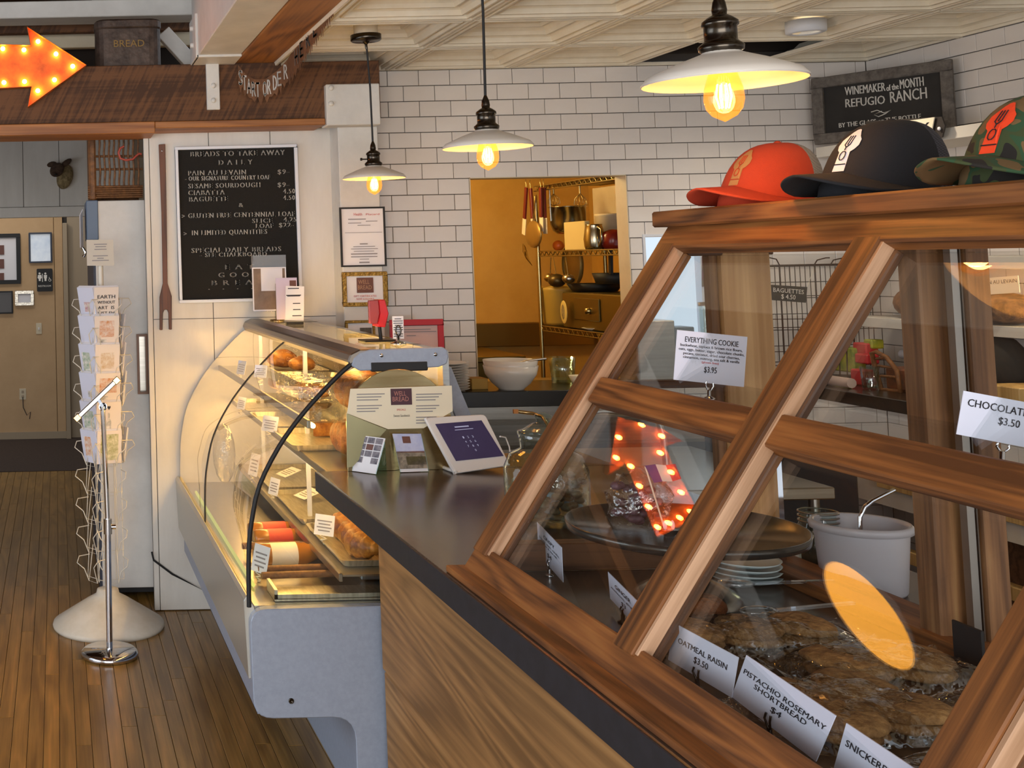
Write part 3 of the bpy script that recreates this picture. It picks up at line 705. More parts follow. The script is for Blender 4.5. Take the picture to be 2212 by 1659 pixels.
# letter board
Y=YW-.022
def quadframe(x0,y0,x1,y1,Y):   # bottom centre, width, height from upper-left and lower-right pixels
    a=atY(x0,y1,Y); b=atY(x1,y1,Y); t=atY((x0+x1)/2,y0,Y); o=atY((x0+x1)/2,y1,Y); return V((o.x,Y,o.z)), abs(b.x-a.x), t.z-o.z
o,w_,h_=quadframe(388,314,654,652,Y)
rt=V((1,0,.004)).normalized(); up=V((-.004,0,1)).normalized()
LB=thing('letter_board',o,'black felt letter board with white frame listing breads, on the board wall','sign')
make('felt_panel',MB().slab(o+V((0,.012,0)),rt,up,w_-.01,h_-.01,.006),M['felt'],LB)
make('frame',MB().frame(o+V((0,.012,0)),rt,up,w_,h_,.015,.014),M['whitetrim'],LB,bevel=.002)
L=[("BREADS TO TAKE AWAY",412,615,333,11),("D A I L Y",473,545,351,10.5),("PAIN AU LEVAIN",407,531,374,10.5),("$9-",600,624,371,10),("- OUR SIGNATURE COUNTRY LOAF",400,583,386,9.5),
("SESAME SOURDOUGH",407,562,402,10.5),("$9-",600,624,399,10),("CIABATTA",407,485,416.5,10.5),("4.50",612,637,413,10),("BAGUETTE",409,492,430.5,10.5),("4.50",612,637,427,10),("&",516,525,443,9),
(">",393,399,467,9),("GLUTEN FREE CENTENNIAL LOAF",407,636,466,10.5),("SLICE",545,588,477,9.5),("4.25",613,640,474,10),("LOAF",553,590,488,9.5),("$22-",603,634,486,10),(">",397,403,505,9),("IN LIMITED QUANTITIES",415,577,503,10.5),
("SPECIAL DAILY BREADS",414,607,541,10.5),("- SEE CHALKBOARD",432,576,551,9),("E A T",487,548,577,10.5),("G O O D",472,562,594,10.5),("B R E A D",458,574,611,10.5),("·  ·  ·  ·  ·",450,577,625,8)]
SPC[0]=1.22
for t_ in L:
    mb=MB(); ptext(mb,t_[0],t_[1],t_[2],t_[3],t_[4],Y+.005,.0016,.0005); 
    if mb.v: make('lettering',mb,M['letter'],LB,kind='stuff' if '·' in t_[0] else None)
SPC[0]=1.0
# wooden fork
Y=YW-.016; fk=[(343,312),(357,311),(360,460),(362,612),(371,640),(371,712),(365,712),(364,676),(361,669),(355,669),(352,676),(351,713),(345,713),(345,642),(352,612),(349,460)]
mb=MB().prism([atY(x,y,Y) for x,y in fk],YA,.014); FO=make('toasting_fork',mb,wood('walnut','6E4128','4A2816','Z',14,.5,.2),None,'long brown wooden two-pronged fork hanging beside the letter board','fork',bevel=.002)
c=atY(350,326,Y); make('hang_hole',MB().lathe([(.004,0),(.004,.001),(.0001,.001)],c,10,V((0,-1,0))),M['chrome'],FO)
# START ORDER HERE banner
BN=thing('paper_banner',(1.0,5.4,2.6),'jagged brown paper banner lettered START ORDER HERE under the wood beam','banner')
path=[atY(514,140,5.55),atY(530,160,5.55),atY(550,172,5.55),atY(575,170,5.55),atY(600,152,5.52),atY(622,128,5.45)]+[atX(x,y,1.082) for x,y in ((640,100),(664,62),(690,20),(720,-28))]
def pathpt(t):
    d=[0]
    for a,b in zip(path,path[1:]): d.append(d[-1]+(b-a).length)
    s=t*d[-1]
    for i in range(len(path)-1):
        if s<=d[i+1] or i==len(path)-2:
            q=(s-d[i])/(d[i+1]-d[i]); return path[i].lerp(path[i+1],q), (path[i+1]-path[i]).normalized()
mb=MB(); n=90; pv=[]
for i in range(n+1):
    p_,d=pathpt(i/n); dr=.100+.012*math.sin(i*2.3)+(.016 if i%2 else -.012); pv.append((p_,p_-V((0,0,dr))))
for i in range(n): mb.add([pv[i][0],pv[i+1][0],pv[i+1][1],pv[i][1]],[(0,1,2,3)])
o_=make('strip',mb,mat('kraft_paper','7A5234',.8,var=.5,col2='5C3B24',scale=20),BN); md=o_.modifiers.new('thickness','SOLIDIFY'); md.thickness=.0015
for ch,px in zip("STARTORDERHERE",(519,527,537,547,556,571,582,594,604,618,641,652,666,681)):
    best=min((abs(project(pathpt(t/400)[0])[0]-px),t/400) for t in range(401))[1]; p_,d=pathpt(best)
    d=V((d.x,d.y,0)).normalized(); r_=d if d.x>.3 else -d
    if px>630: r_=V((0,-1,0))
    nn=r_.cross(ZA); mb=MB(); w_=.018 if px<600 else (.03 if px<630 else .07)
    text(mb,ch,p_-V((0,0,.085))+nn*.004-r_*(w_/2),r_,ZA,w_,.072,.001,.0008); make('letter',mb,M['chalk'],BN)
# certificates on the post
def picture(nm,label,x0,y0,x1,y1,Y,bw,fm,pm_,cat='picture',t=.014,lines=(),logo=None,group=None):
    o,w_,h_=quadframe(x0,y0,x1,y1,Y)
    P=thing(nm,o,label,cat,group)
    make('sheet',MB().slab(o+V((0,t*.6,0)),XA,ZA,w_-bw,h_-bw,.003),pm_,P)
    make('frame',MB().frame(o+V((0,t,0)),XA,ZA,w_,h_,bw,t),fm,P,bevel=min(.002,bw*.3))
    pb=MB()
    for (a,b,y,hh) in lines:
        p_=atY(a,y,Y+t*.6-.002); q=atY(b,y,Y+t*.6-.002); pb.box(p_.x,q.x,Y+t*.6-.0048,Y+t*.6-.0032,p_.z-hh/2,p_.z+hh/2)
    if pb.v: make('print',pb,M['grayink'],P)
    return P
Yc=5.665
c1=picture('framed_certificate','white health certificate in a thin black frame on the post',738,447,836,576,Yc,.008,M['blackm'],M['paper'],lines=[(752,790,474,.004),(790,815,478,.003),(752,780,482,.003),(772,800,487,.003),(745,825,503,.002),(777,794,527,.005),(763,810,533,.003),(758,816,538,.003),(764,808,543,.003),(758,815,549,.005),(758,815,555,.004),(777,797,560,.003),(776,798,567,.006)])
mb=MB(); ptext(mb,'Health',764,782,463,6,Yc+.006,.003); ptext(mb,'Placard',790,819,463,4,Yc+.006,.003); make('red_print',mb,M['redink'],c1)
c2=picture('framed_logo_card','gift certificate card with brown logo in a carved gold frame','742','','','',0,0,None,None) if False else picture('framed_logo_card','gift certificate card with brown logo in a carved gold frame on the post',742,587,839,662,Yc,.020,M['goldframe'],M['paper'],t=.02)
brown=mat('logo_brown','6A4238',.6)
mb=MB(); a=atY(770,600,Yc+.009); b=atY(807,632,Yc+.009); mb.box(a.x,b.x,Yc+.0075,Yc+.009,b.z,a.z); make('logo_patch',mb,brown,c2)
mb=MB(); ptext(mb,'WELL',774,798,609,9,Yc+.008,.0015); ptext(mb,'BREAD',773,803,621,9,Yc+.008,.0015); make('logo_lettering',mb,mat('logo_tan','B48A6A',.6),c2)
mb=MB(); ptext(mb,'GIFT CERTIFICATES',764,813,640,4,Yc+.009,.002); ptext(mb,'NOW AVAILABLE',770,808,646,4,Yc+.009,.002); make('red_print',mb,M['redink'],c2)
c3=picture('red_framed_notice','pink notice in a bright red frame standing behind the pastry case',846,690,962,800,5.62,.027,M['red'],mat('pink_paper','D9B9B4',.6),lines=[(872,930,712,.003),(872,942,717,.003),(878,898,725,.003)])
c4=picture('lower_framed_logo_card','partly hidden gold-framed card low on the post, under the red sign',748,692,812,745,5.655,.012,M['goldframe'],M['paper'])
mb=MB(); a=atY(777,708,5.66); b=atY(812,733,5.66); mb.box(a.x,b.x-.02,5.6535,5.655,b.z,a.z); make('logo_patch',mb,M['galv'],c4)
# ================================================================== FAR LEFT: HALL AND CABINET
Yh=YH-.03
h1=picture('hall_poster','poster of small photos in a wide black frame, cut by the left edge',-45,505,45,614,Yh,.04,M['blackm'],M['paper'],t=.03)
mb=MB()
for i in range(3):
    a=atY(-10,530+i*30,Yh); b=atY(9,550+i*30,Yh); mb.box(a.x,b.x,Yh+.010,Yh+.0135,b.z,a.z)
make('photo',mb,brown,h1)
h2=picture('hall_glazed_picture','pale blue glossy picture above the restroom sign',63,502,113,568,Yh,.016,M['navy'],mat('pale_blue_print','9FB8D8',.15,var=.9,col2='DCE8F4',scale=3),t=.02)
RS=thing('restroom_sign',atY(96,630,Yh),'black restroom sign with white figures and wheelchair symbol','sign')
a=atY(80,630,Yh); b=atY(113,580,Yh)
make('plate',MB().prism(rounded([V((a.x,Yh,a.z)),V((b.x,Yh,a.z)),V((b.x,Yh,b.z)),V((a.x,Yh,b.z))],[.012]*4,3),YA,.02),M['blackm'],RS)
mb=MB()
for (cx,sk) in ((85.5,1),(98,0)):
    c=atY(cx,591,Yh-.001); mb.ell(c,XA*.011,YA*.002,ZA*.011,8,4)
    z0=atY(cx,607,Yh).z; z1=atY(cx,594,Yh).z
    pts=[(-.016,z1),(.016,z1),(.021 if sk else .014,(z0+z1)/2),(.009,(z0+z1)/2 -.01),(.009,z0),(-.009,z0),(-.009,(z0+z1)/2-.01),(-.021 if sk else -.014,(z0+z1)/2)]
    mb.prism([V((c.x+x_,Yh-.002,z_)) for x_,z_ in pts],YA,.003)
c=atY(91.7,600,Yh); mb.box(c.x-.003,c.x+.003,Yh-.002,Yh,c.z-.04,c.z+.04)
c=atY(107.5,605,Yh-.001); mb.tube([c+V((.012*math.cos(t/10*6.28),0,.012*math.sin(t/10*6.28))) for t in range(10)],.0022,4,True).tube([c+V((-.004,0,.01)),c+V((-.005,0,.026)),c+V((-.005,0,.03))],.0028,4).tube([c+V((-.004,0,.01)),c+V((.008,0,.008)),c+V((.014,0,-.006))],.002,4)
make('pictogram',mb,M['letter'],RS)
mb=MB(); ptext(mb,'RESTROOM',83,110,618,3.6,Yh,.002); make('lettering',mb,M['letter'],RS)
c5=picture('hall_small_sign','small silver-framed card left of the restroom sign',33,628,73,660,Yh,.03,mat('shiny_frame','9C968C',.2,.8,var=.9,col2='5A564E',scale=60),M['paper'],t=.02)
c6=picture('hall_dark_box','dark notice panel at the left edge below the poster',-20,629,28,678,Yh,.012,M['blackm'],mat('dark_notice','3A3432',.4),t=.03)
SW=thing('light_switch',atY(84,722,Yh),'cream light switch plate on the tan hall wall','switch')
a=atY(78,722,Yh); b=atY(90,698,Yh); make('plate',MB().box(a.x,b.x,Yh+.022,Yh+.03,a.z,b.z),M['cream'],SW,bevel=.002); make('toggle',MB().box((a.x+b.x)/2-.006,(a.x+b.x)/2+.006,Yh+.008,Yh+.024,(a.z+b.z)/2-.01,(a.z+b.z)/2+.012),M['paper'],SW)
OU=thing('wall_outlet',atY(49,862,Yh),'cream wall outlet low on the hall wall with a hanging lead','outlet')
a=atY(42,864,Yh); b=atY(56,840,Yh); make('plate',MB().box(a.x,b.x,Yh+.022,Yh+.03,a.z,b.z),M['cream'],OU,bevel=.002)
make('socket',MB().box((a.x+b.x)/2-.012,(a.x+b.x)/2+.012,Yh+.019,Yh+.023,a.z+.018,a.z+.042).box((a.x+b.x)/2-.012,(a.x+b.x)/2+.012,Yh+.019,Yh+.023,b.z-.042,b.z-.018),M['taupe'],OU)
make('lead',MB().tube([atY(49,858,Yh+.01),atY(50,880,Yh),atY(58,897,Yh),atY(66,890,Yh),atY(64,905,Yh+.02)],.004,5),M['ink'],OU)
# small animal trophy on the white boards
Yt=9.64; c=atY(140,382,Yt)
TR=thing('animal_trophy',atY(140,404,Yt),'small mounted animal head with dark face and pale furry bib','trophy')
fur=mat('pale_fur','A8966E',.95,var=.9,col2='6A5A3C',scale=30,bump=1,bscale=60); dfur=mat('dark_fur','3E2E24',.95,var=.9,col2='5A4636',scale=30,bump=1,bscale=60)
make('neck',MB().ell(c,V((.062,0,-.02)),YA*.07,V((.03,0,.1)),14,10),fur,TR)
hd=atY(123,367,Yt-.11); make('head',MB().ell(hd,V((.055,0,.03)),YA*.06,V((-.02,0,.05)),12,8).ell(hd+V((-.02,-.03,-.035)),XA*.028,YA*.04,ZA*.022,10,6),dfur,TR)
make('ear',MB().ell(atY(112,355,Yt-.1),V((.04,0,.01)),YA*.012,V((-.006,0,.022)),10,6),dfur,TR)
make('ear',MB().ell(atY(143,352,Yt-.08),V((.045,0,.03)),YA*.012,V((-.01,0,.022)),10,6),dfur,TR)
make('nose',MB().ell(atY(120,377,Yt-.17),XA*.014,YA*.012,ZA*.01,8,5),M['blackm'],TR)
# white cabinet and what stands on it
CB=thing('tall_cabinet',(.36,6.5,0),'tall white cabinet with dark navy side behind the card rack','cabinet')
k0=atY(212,800,6.05).x; kz=atY(260,433,6.05).z
make('front',MB().box(k0,.62,6.05,6.08,.06,kz),M['white'],CB,bevel=.003)
make('side',MB().box(k0-.012,k0,6.06,7.2,.02,kz-.01),M['navy'],CB)
make('carcass',MB().box(k0,.62,6.08,7.2,.03,kz-.01),M['blackm'],CB)
wt=mat('brown_varnish','6A4326',.4)
WB=make('wall_rack',MB().frame(atY(309,850,6.0),XA,ZA,.055,.30,.012,.03),wt,None,'narrow brown wooden rack on the cabinet edge behind the card rack','rack')
make('dark_back',MB().box(atY(309,800,6.03).x-.02,atY(309,800,6.03).x+.02,6.02,6.04,atY(309,845,6).z,atY(309,722,6).z),M['steel'],WB)
DP=thing('magazine_dispenser',atY(200,520,6.3),'navy dispenser box with leaflets hanging on the cabinet side','dispenser')
a=atY(186,520,6.2); b=atY(209,436,6.2); make('box_body',MB().box(a.x,b.x,6.04,6.4,a.z,b.z),mat('blue_grey_box','5D6F86',.5),DP,bevel=.004)
a2=atY(173,535,6.15); mb=MB()
for i in range(5): mb.box(a2.x+.004*i,a2.x+.004*i+.002,6.08+.02*i,6.2+.02*i,a2.z,a2.z+.17+.008*i)
make('leaflet',mb,M['paper'],DP)
make('clip',MB().tube([atY(178,535,6.1),atY(185,545,6.1),atY(180,555,6.1)],.008,6),M['chrome'],DP)
# wicker crate
BK=thing('wicker_crate',atY(250,432,6.15),'open wicker crate of upright rods on top of the white cabinet','basket')
yk=6.14
def wv(x0,y0,x1,y1,r,Y=yk,n=5,wob=0): 
    return MB().tube([atY(x0+(x1-x0)*i/n+wob*math.sin(i*2.1),y0+(y1-y0)*i/n,Y) for i in range(n+1)],r,6)
for x_ in range(9):
    xx=214+x_*10.4; make('rod',wv(xx,288,xx+3,415,.0055,yk,6,1.2),M['wicker'],BK)
for yy in (300,338,366,406): make('cross_rod',wv(196,yy,308,yy-1,.006,yk+.012,6,.5),M['wicker'],BK)
make('corner_post',MB().box(atY(190,300,yk).x,atY(206,300,yk).x,yk-.02,yk+.25,kz+.005,atY(195,288,yk).z),M['wicker'],BK,bevel=.01)
for i in range(6): make('weave_strand',wv(190,404+i*4.6,309,402+i*4.6,.006,yk-.006-.004*(i%2),14,.8),M['wicker'],BK)
make('back_weave',MB().box(atY(192,400,yk+.26).x,.46,yk+.25,yk+.27,kz+.002,kz+.09),M['wicker'],BK)
RC=make('bent_strap',MB().tube([atY(x,y,yk-.02) for x,y in ((268,316),(260,320),(256,330),(260,342),(272,346),(287,344),(294,337),(300,332),(306,333))],.006,8),mat('red_rubber','C0503C',.5),None,'bent red cord hooked on the wicker crate','cord')
# black lead on the board wall
make('power_lead',MB().tube([atY(328,1192,YW-.01),atY(332,1210,YW-.012),atY(372,1240,YW-.008),atY(444,1278,YW-.02),V((.62,5.86,.30))],.005,6),M['blackm'],None,'black power lead running down the white board wall','cable')
# ================================================================== CARD RACK AND SIGN STAND
def wire(pts,r=.0022,n=5): return MB().tube(pts,r,n)
RB=atZ(240,1352,0); RX,RY=RB.x-.012,RB.y
rackw=mat('ivory_wire','D8D2C4',.4)
CR=thing('card_rack',(RX,RY,0),'white wire spinner rack of greeting cards on a round cone base','rack')
make('cone_base',MB().lathe([(.0001,0),(.258,0),(.262,.012),(.258,.024),(.10,.125),(.055,.15),(.05,.172),(.03,.178),(.0001,.178)],(RX,RY,0),40),mat('ivory_enamel','DAD3C5',.45,var=.3,col2='CFC7B6',scale=12),CR)
make('pole',MB().tube([V((RX,RY,.17)),V((RX,RY,1.72))],.013,10),rackw,CR)
# pocket levels
z0r=atY(210,1245,RY).z; pitch=.1335
def pocket(base,f,w=.125,h=.1,d=.045):
    """wire pocket, base = lower back centre, f = facing direction"""
    f=V(f).normalized(); s=f.cross(ZA); B=V(base); mb=MB()
    q=lambda a,b,c:B+s*(a*w/2)+f*b+ZA*c
    mb.tube([q(-1,0,h*1.5),q(-1,.012,0),q(1,.012,0),q(1,0,h*1.5)],.002,5)
    mb.tube([q(-.55,0,h*1.5),q(-.5,.03,-.012),q(.5,.03,-.012),q(.55,0,h*1.5)],.002,5)
    mb.tube([q(-1,0,h*1.0),q(-1.12,d+.012,h*.98),q(-1.0,d+.03,h*.72),q(-.62,d+.006,h*.45),q(-.5,.03,-.012)],.0024,5)
    mb.tube([q(1,0,h*1.0),q(1.12,d+.012,h*.98),q(1.0,d+.03,h*.72),q(.62,d+.006,h*.45),q(.5,.03,-.012)],.0024,5)
    return mb
FL=V((-.80,-.60,0)).normalized(); FR=V((.22,-.975,0)).normalized(); FBk=V((.85,.5,0)).normalized()
LV=[]
for i in range(10):
    z=z0r+i*pitch; LV.append(z)
    make('wire_pocket',pocket(V((RX,RY,z))+FL*.055,FL),rackw,CR)
    make('wire_pocket',pocket(V((RX,RY,z))+FR*.055,FR),rackw,CR)
    if i>3: make('wire_pocket',pocket(V((RX,RY,z))+FBk*.055,FBk),rackw,CR)
for a in range(4):
    dd=(FL,FR,FBk,-FR)[a]; make('spine_wire',wire([V((RX,RY,z0r-.02))+dd*.05,V((RX,RY,LV[-1]+.16))+dd*.05],.0025),rackw,CR)
# top card on the pole
o=atY(217,574,RY-.03); b=atY(217,518,RY-.03)
TCd=make('rack_header_card',MB().slab(o,V((1,0,-.02)),ZA,.128,b.z-o.z,.004),mat('grey_card','C4BEB2',.7),None,'pale grey card fixed at the top of the card rack pole','card')
mb=MB()
for (x0,x1,y) in ((203,231,528),(206,229,533),(204,230,539),(201,233,553),(210,224,558),(199,235,563)): 
    p_=atY(x0,y,RY-.03); q=atY(x1,y,RY-.03); mb.box(p_.x,q.x,RY-.032,RY-.0305,p_.z-.002,p_.z+.002)
make('print',mb,M['grayink'],TCd)
# greeting cards
art=lambda n,c,c2=None: mat(n,c,.7,var=.9,col2=c2 or 'E6DFD6',scale=40)
def card(level,f,label,n=4,w=.118,h=.155,face=None,arts=(),txt=(),lean=.30,off=.075,edge=None):
    f=V(f).normalized(); s=ZA.cross(f); s=-s if False else s      # right direction seen from the front
    r=f.cross(ZA)*-1
    u=(ZA*math.cos(lean)-f*math.sin(lean)*-0.6).normalized()      # leans outwards at the top
    u=(ZA+f*lean*.55).normalized(); nn=r.cross(u)
    B=V((RX,RY,LV[level]+.002))+f*(off)
    c=thing('greeting_card',B,label,'card','greeting cards in the spinner rack')
    for k in range(n):
        make('card_leaf',MB().slab(B-nn*(.0045*k)+V((0,0,.002*k)),r,u,w,h,.003),face if (face and k==0) else M['paper'],c)
    for (a,b2,ww,hh,m_) in arts: make('picture',MB().slab(B+nn*.0009+r*(a*w)+u*(b2*h),r,u,ww*w,hh*h,.0008),m_,c)
    mb=MB()
    for (t_,a0,a1,yy,hh) in txt: text(mb,t_,B+nn*.001+r*((a0-.5)*w)+u*(yy*h),r,u,(a1-a0)*w,hh*h,.0006,.0004)
    if mb.v: make('lettering',mb,M['ink'],c)
    return c
gA=art('green_leaf_print','7E9E7C'); oA=art('orange_print','D08A54'); tA=art('tan_print','C9A878'); pA=art('pink_print','B0707A'); bA=art('botanical_print','9A9A5A','E4DDBE'); grey_=art('grey_print','8C8C86')
paper2=mat('cool_card','D4D6E6',.6)
card(9,FL,'white card with small pink figure, topmost on the left of the rack',arts=[(.0,.25,.35,.3,pA)],face=paper2)
card(8,FL,'plain white card, second down on the left of the rack',face=paper2)
card(7,FL,'card with a pale green leaf, third down on the left of the rack',n=7,arts=[(-.1,.15,.5,.6,gA)],face=paper2)
card(6,FL,'white card with a faint small motif, fourth down on the left of the rack',arts=[(.05,.25,.25,.2,grey_)],face=paper2)
card(5,FL,'card with a green swirl, fifth down on the left of the rack',n=6,arts=[(-.05,.12,.65,.6,gA)],face=paper2)
card(4,FL,'card with orange-brown drawing, lowest on the left of the rack',arts=[(-.1,.2,.45,.6,oA)],face=paper2)
pw=mat('warm_card','E8DCD0',.6)
card(9,FR,'card reading EARTH WITHOUT ART IS JUST EH, topmost on the right',face=pw,txt=[('EARTH',.14,.86,.66,.11),('WITHOUT',.14,.86,.50,.09),('ART  IS',.16,.84,.33,.10),('JUST EH',.14,.84,.17,.09)])
card(8,FR,'card with orange lettering and grey block, second on the right of the rack',face=pw,n=5,arts=[(0,.35,.6,.5,oA),(-.15,.08,.3,.2,grey_)])
card(7,FR,'card with tan handwriting, third on the right of the rack',face=pw,arts=[(0,.25,.55,.5,tA)])
card(6,FR,'card with orange lettering behind the tilted sign, fourth on the right',face=pw,arts=[(0,.4,.7,.45,oA),(-.15,.08,.3,.22,grey_)])
cb=card(5,FR,'white card with a drawn bottle and heart, fifth on the right',face=pw)
B=V((RX,RY,LV[5]+.002))+FR*.075; u=(ZA+FR*.165).normalized(); r_=FR.cross(ZA)*-1; nn=r_.cross(u); h=.155;w=.118
pts=[(-.10,.05),(.10,.05),(.10,.4),(.04,.5),(.04,.68),(-.04,.68),(-.04,.5),(-.10,.4)]
make('bottle_drawing',MB().prism([B+nn*.001+r_*(a*w)+u*(b2*h) for a,b2 in pts],nn,.0006),grey_,cb)
hp=[(0,.76),(.06,.83),(.06,.87),(.03,.89),(0,.86),(-.03,.89),(-.06,.87),(-.06,.83)]
make('heart_drawing',MB().prism([B+nn*.001+r_*(a*w)+u*(b2*h) for a,b2 in hp],nn,.0006),M['ink'],cb)
card(4,FR,'card with pale green botanical print, lowest on the right of the rack',face=pw,arts=[(0,.1,.72,.8,bA)])
for lv,lab,m_ in ((8,'orange card peeking out at the far right of the rack, second level',oA),(7,'plain card edge at the far right of the rack, third level',None),(6,'plain card edge at the far right of the rack, fourth level',None),(4,'plain card edge at the far right of the rack, lowest',None)):
    card(lv,FBk,lab,n=2,face=M['paper'],arts=[(0,.1,.8,.8,m_)] if m_ else ())
# chrome sign stand
b=atZ(237,1418,0); ST=thing('sign_stand',(b.x,b.y,0),'chrome pole stand with round foot and tilted sign holder','stand')
make('foot',MB().lathe([(.0001,0),(.118,0),(.126,.008),(.124,.022),(.112,.032),(.0001,.034)],b,36),M['chrome'],ST)
pt=atY(222,878,b.y); j=atY(233,1138,b.y)
make('pole',MB().tube([V((b.x,b.y,.03)),V((b.x+(j.x-b.x),b.y,j.z))],.0135,12),M['chrome'],ST)
make('upper_pole',MB().tube([V((j.x,b.y,j.z)),V((pt.x,b.y,pt.z))],.0105,12),M['chrome'],ST)
make('collar',MB().tube([V((j.x,b.y,j.z-.03)),V((j.x,b.y,j.z+.035))],.018,12).tube([V((j.x+.015,b.y,j.z)),V((j.x+.034,b.y,j.z))],.012,8),M['chrome'],ST)
make('tilt_bracket',MB().lathe([(.018,-.012),(.018,.012),(.0001,.012)],V((pt.x,b.y,pt.z)),14,YA).bar(V((pt.x,b.y,pt.z)),atY(212,862,b.y),YA,.02,.012),M['chrome'],ST)
p=atY(167,903,b.y); q=atY(252,822,b.y); vd=ray(210,862).normalized(); d=(q-p).normalized(); n_=d.cross(vd).normalized()
make('sign_holder',MB().obox((p+q)/2+vd*.07,d*(q-p).length,vd*.16,n_*.022),M['steel'],ST,bevel=.004)
make('sign_sheet',MB().obox((p+q)/2+vd*.07+n_*.0125,d*(q-p).length*.86,vd*.13,n_*.001),M['paper'],ST)
for e_ in (p,q): make('corner_clip',MB().obox(e_+vd*.07,d*.03,vd*.165,n_*.028),M['brass'],ST,bevel=.003)
# ================================================================== INSIDE THE PASTRY CASE
def tray_mesh(L,Wd,h=.022):
    mb=MB(); r=.025
    o1=rrect(0,0,h,Wd/2,L/2,r,3); o2=rrect(0,0,h,Wd/2-.008,L/2-.008,r*.8,3); o3=rrect(0,0,.004,Wd/2-.016,L/2-.016,r*.7,3); o4=rrect(0,0,0,Wd/2-.014,L/2-.014,r*.7,3)
    k=len(o1); vs=o1+o2+o3+o4; fs=[]
    for i in range(k): j=(i+1)%k; fs+=[(i,j,k+j,k+i),(k+i,k+j,2*k+j,2*k+i),(3*k+i,3*k+j,j,i)]
    fs.append(tuple(range(2*k,3*k))); fs.append(tuple(range(4*k-1,3*k-1,-1)))
    mb.add(vs,fs); return mb
tray_m=mat('sheet_pan','D8D2C2',.33,.75,var=.3,col2='B5AE9C',scale=10,stretch=(8,1,1))
TMs={}
def tray(x,y,z,L,Wd,label,rz=0):
    k=(L,Wd)
    if k not in TMs: TMs[k]=mesh('baking_tray',tray_mesh(L,Wd),tray_m)
    o=inst('baking_tray',TMs[k],None,(x,y,z+.001),rot=(0,0,rz)); return tag(o,label,'tray','baking trays in the pastry case')
S1,S2,S3=1.185,1.02,.705
tray(1.085,5.45,S1,.44,.24,'farthest tray on the top shelf of the pastry case'); tray(1.085,4.93,S1,.44,.24,'middle tray on the top shelf of the pastry case'); 
tray(.99,5.42,S2,.46,.33,'farthest gleaming tray on the middle shelf of the pastry case'); tray(.99,4.92,S2,.46,.33,'empty gleaming tray in the centre of the middle shelf'); tray(.99,4.42,S2,.44,.33,'tray holding slices on the middle shelf near the loaves')
tray(1.055,5.38,S3,.56,.32,'farthest empty tray on the lower shelf of the pastry case'); tray(1.055,4.76,S3,.58,.32,'empty steel tray between the far tray and the croissants'); tray(1.06,4.13,S3,.56,.32,'nearest tray on the lower shelf, holding croissants')
# croissants
def croissant_mb(s=1):
    mb=MB(); n=49
    def pt(t):
        a=(t-.5)*2.2; return V((.075*math.sin(a),.06*math.cos(a)-.06,.03))*s
    vs=[]
    pts=[];rr=[]
    for i in range(n+1):
        t=i/n; bul=max(.08,math.sin(math.pi*t)**.8); seg=(t*7)%1
        pts.append(pt(t)); rr.append((.036*bul*(.80+.28*seg))*s)
    mb.tube(pts,rr,10); return mb
cm=mesh('croissant',croissant_mb(1.35),M['croissant'])
for i,(x,y,rz,lab) in enumerate(((.99,3.97,.3,'croissant at the near front corner of the croissant tray'),(1.0,4.10,.1,'second croissant from the near edge of the croissant tray'),(1.12,4.0,-.2,'croissant behind the front one, by the dark counter edge'),(1.12,4.15,.4,'croissant in the middle rear of the croissant tray'),(1.0,4.23,.2,'croissant at the far front of the croissant tray'),(1.11,4.29,0,'farthest croissant at the rear of the tray'))):
    tag(inst('croissant',cm,None,(x,y,S3+.008),rot=(0,0,rz+1.4)),lab,'croissant','croissants on the lower tray')
# loaves and quiches
def loaf(c,a,b,h,m_,label,cat='bread',name='bread_loaf',group=None,rot=0,fl=.55):
    mb=MB(); c=V(c)
    def fn(q): return 1+.06*math.sin(q.x*5+q.y*3)+.04*math.sin(q.y*7)
    ca,sa=math.cos(rot),math.sin(rot)
    mb.ell(c+V((0,0,h*fl)),V((ca,sa,0))*a,V((-sa,ca,0))*b,ZA*h*.55,16,10,fn)
    for v in mb.v:
        if v.z<c.z: v.z=c.z
    return make(name,mb,m_,None,label,cat,group)
loaf((1.01,3.95,S1+.004),.085,.13,.13,M['crust'],'large dark crusted loaf at the near end of the top shelf')
loaf((1.0,4.05,S2+.004),.07,.13,.13,M['crust'],'brown loaf on the middle shelf, left of its pair')
loaf((1.08,3.9,S2+.004),.065,.1,.115,M['loaf'],'rounder brown loaf on the middle shelf beside the brass sign')
loaf((1.05,5.52,S1+.012),.07,.1,.075,M['croissant'],'golden puffed pastry on the farthest top tray')
loaf((1.1,5.33,S1+.012),.06,.08,.06,M['croissant'],'smaller golden pastry on the farthest top tray')
def wedge(c,r,h,label,rz):
    mb=MB(); c=V(c); pts=[c]+[c+V((r*math.cos(rz+a*.22),r*math.sin(rz+a*.22),0)) for a in range(-1,3)]
    mb.prism(pts,ZA,h); return make('quiche_slice',mb,M['croissant'],None,label,'quiche','quiche slices',bevel=.004)
wedge((.96,4.5,S2+.008),.12,.055,'quiche slice standing on the middle tray behind a price card',.2); wedge((1.0,4.33,S2+.008),.11,.05,'quiche slice nearest to the loaves on the middle tray',.4)
# clear lidded box of brittle
BX=thing('clear_box',(.95,4.55,S1),'clear plastic box of wrapped biscuits on the top shelf','box')
make('shell',MB().box(.865,1.03,4.25,4.72,S1+.001,S1+.07),M['cello'],BX,bevel=.01)
mb=MB()
for i in range(12): c=V((.89+random.random()*.11,4.29+random.random()*.38,S1+.016+random.random()*.02)); mb.ell(c,V((.03,random.uniform(-.02,.02),0)),YA*.022,ZA*.010,8,5)
make('biscuits',mb,M['cookie'],BX,kind='stuff')
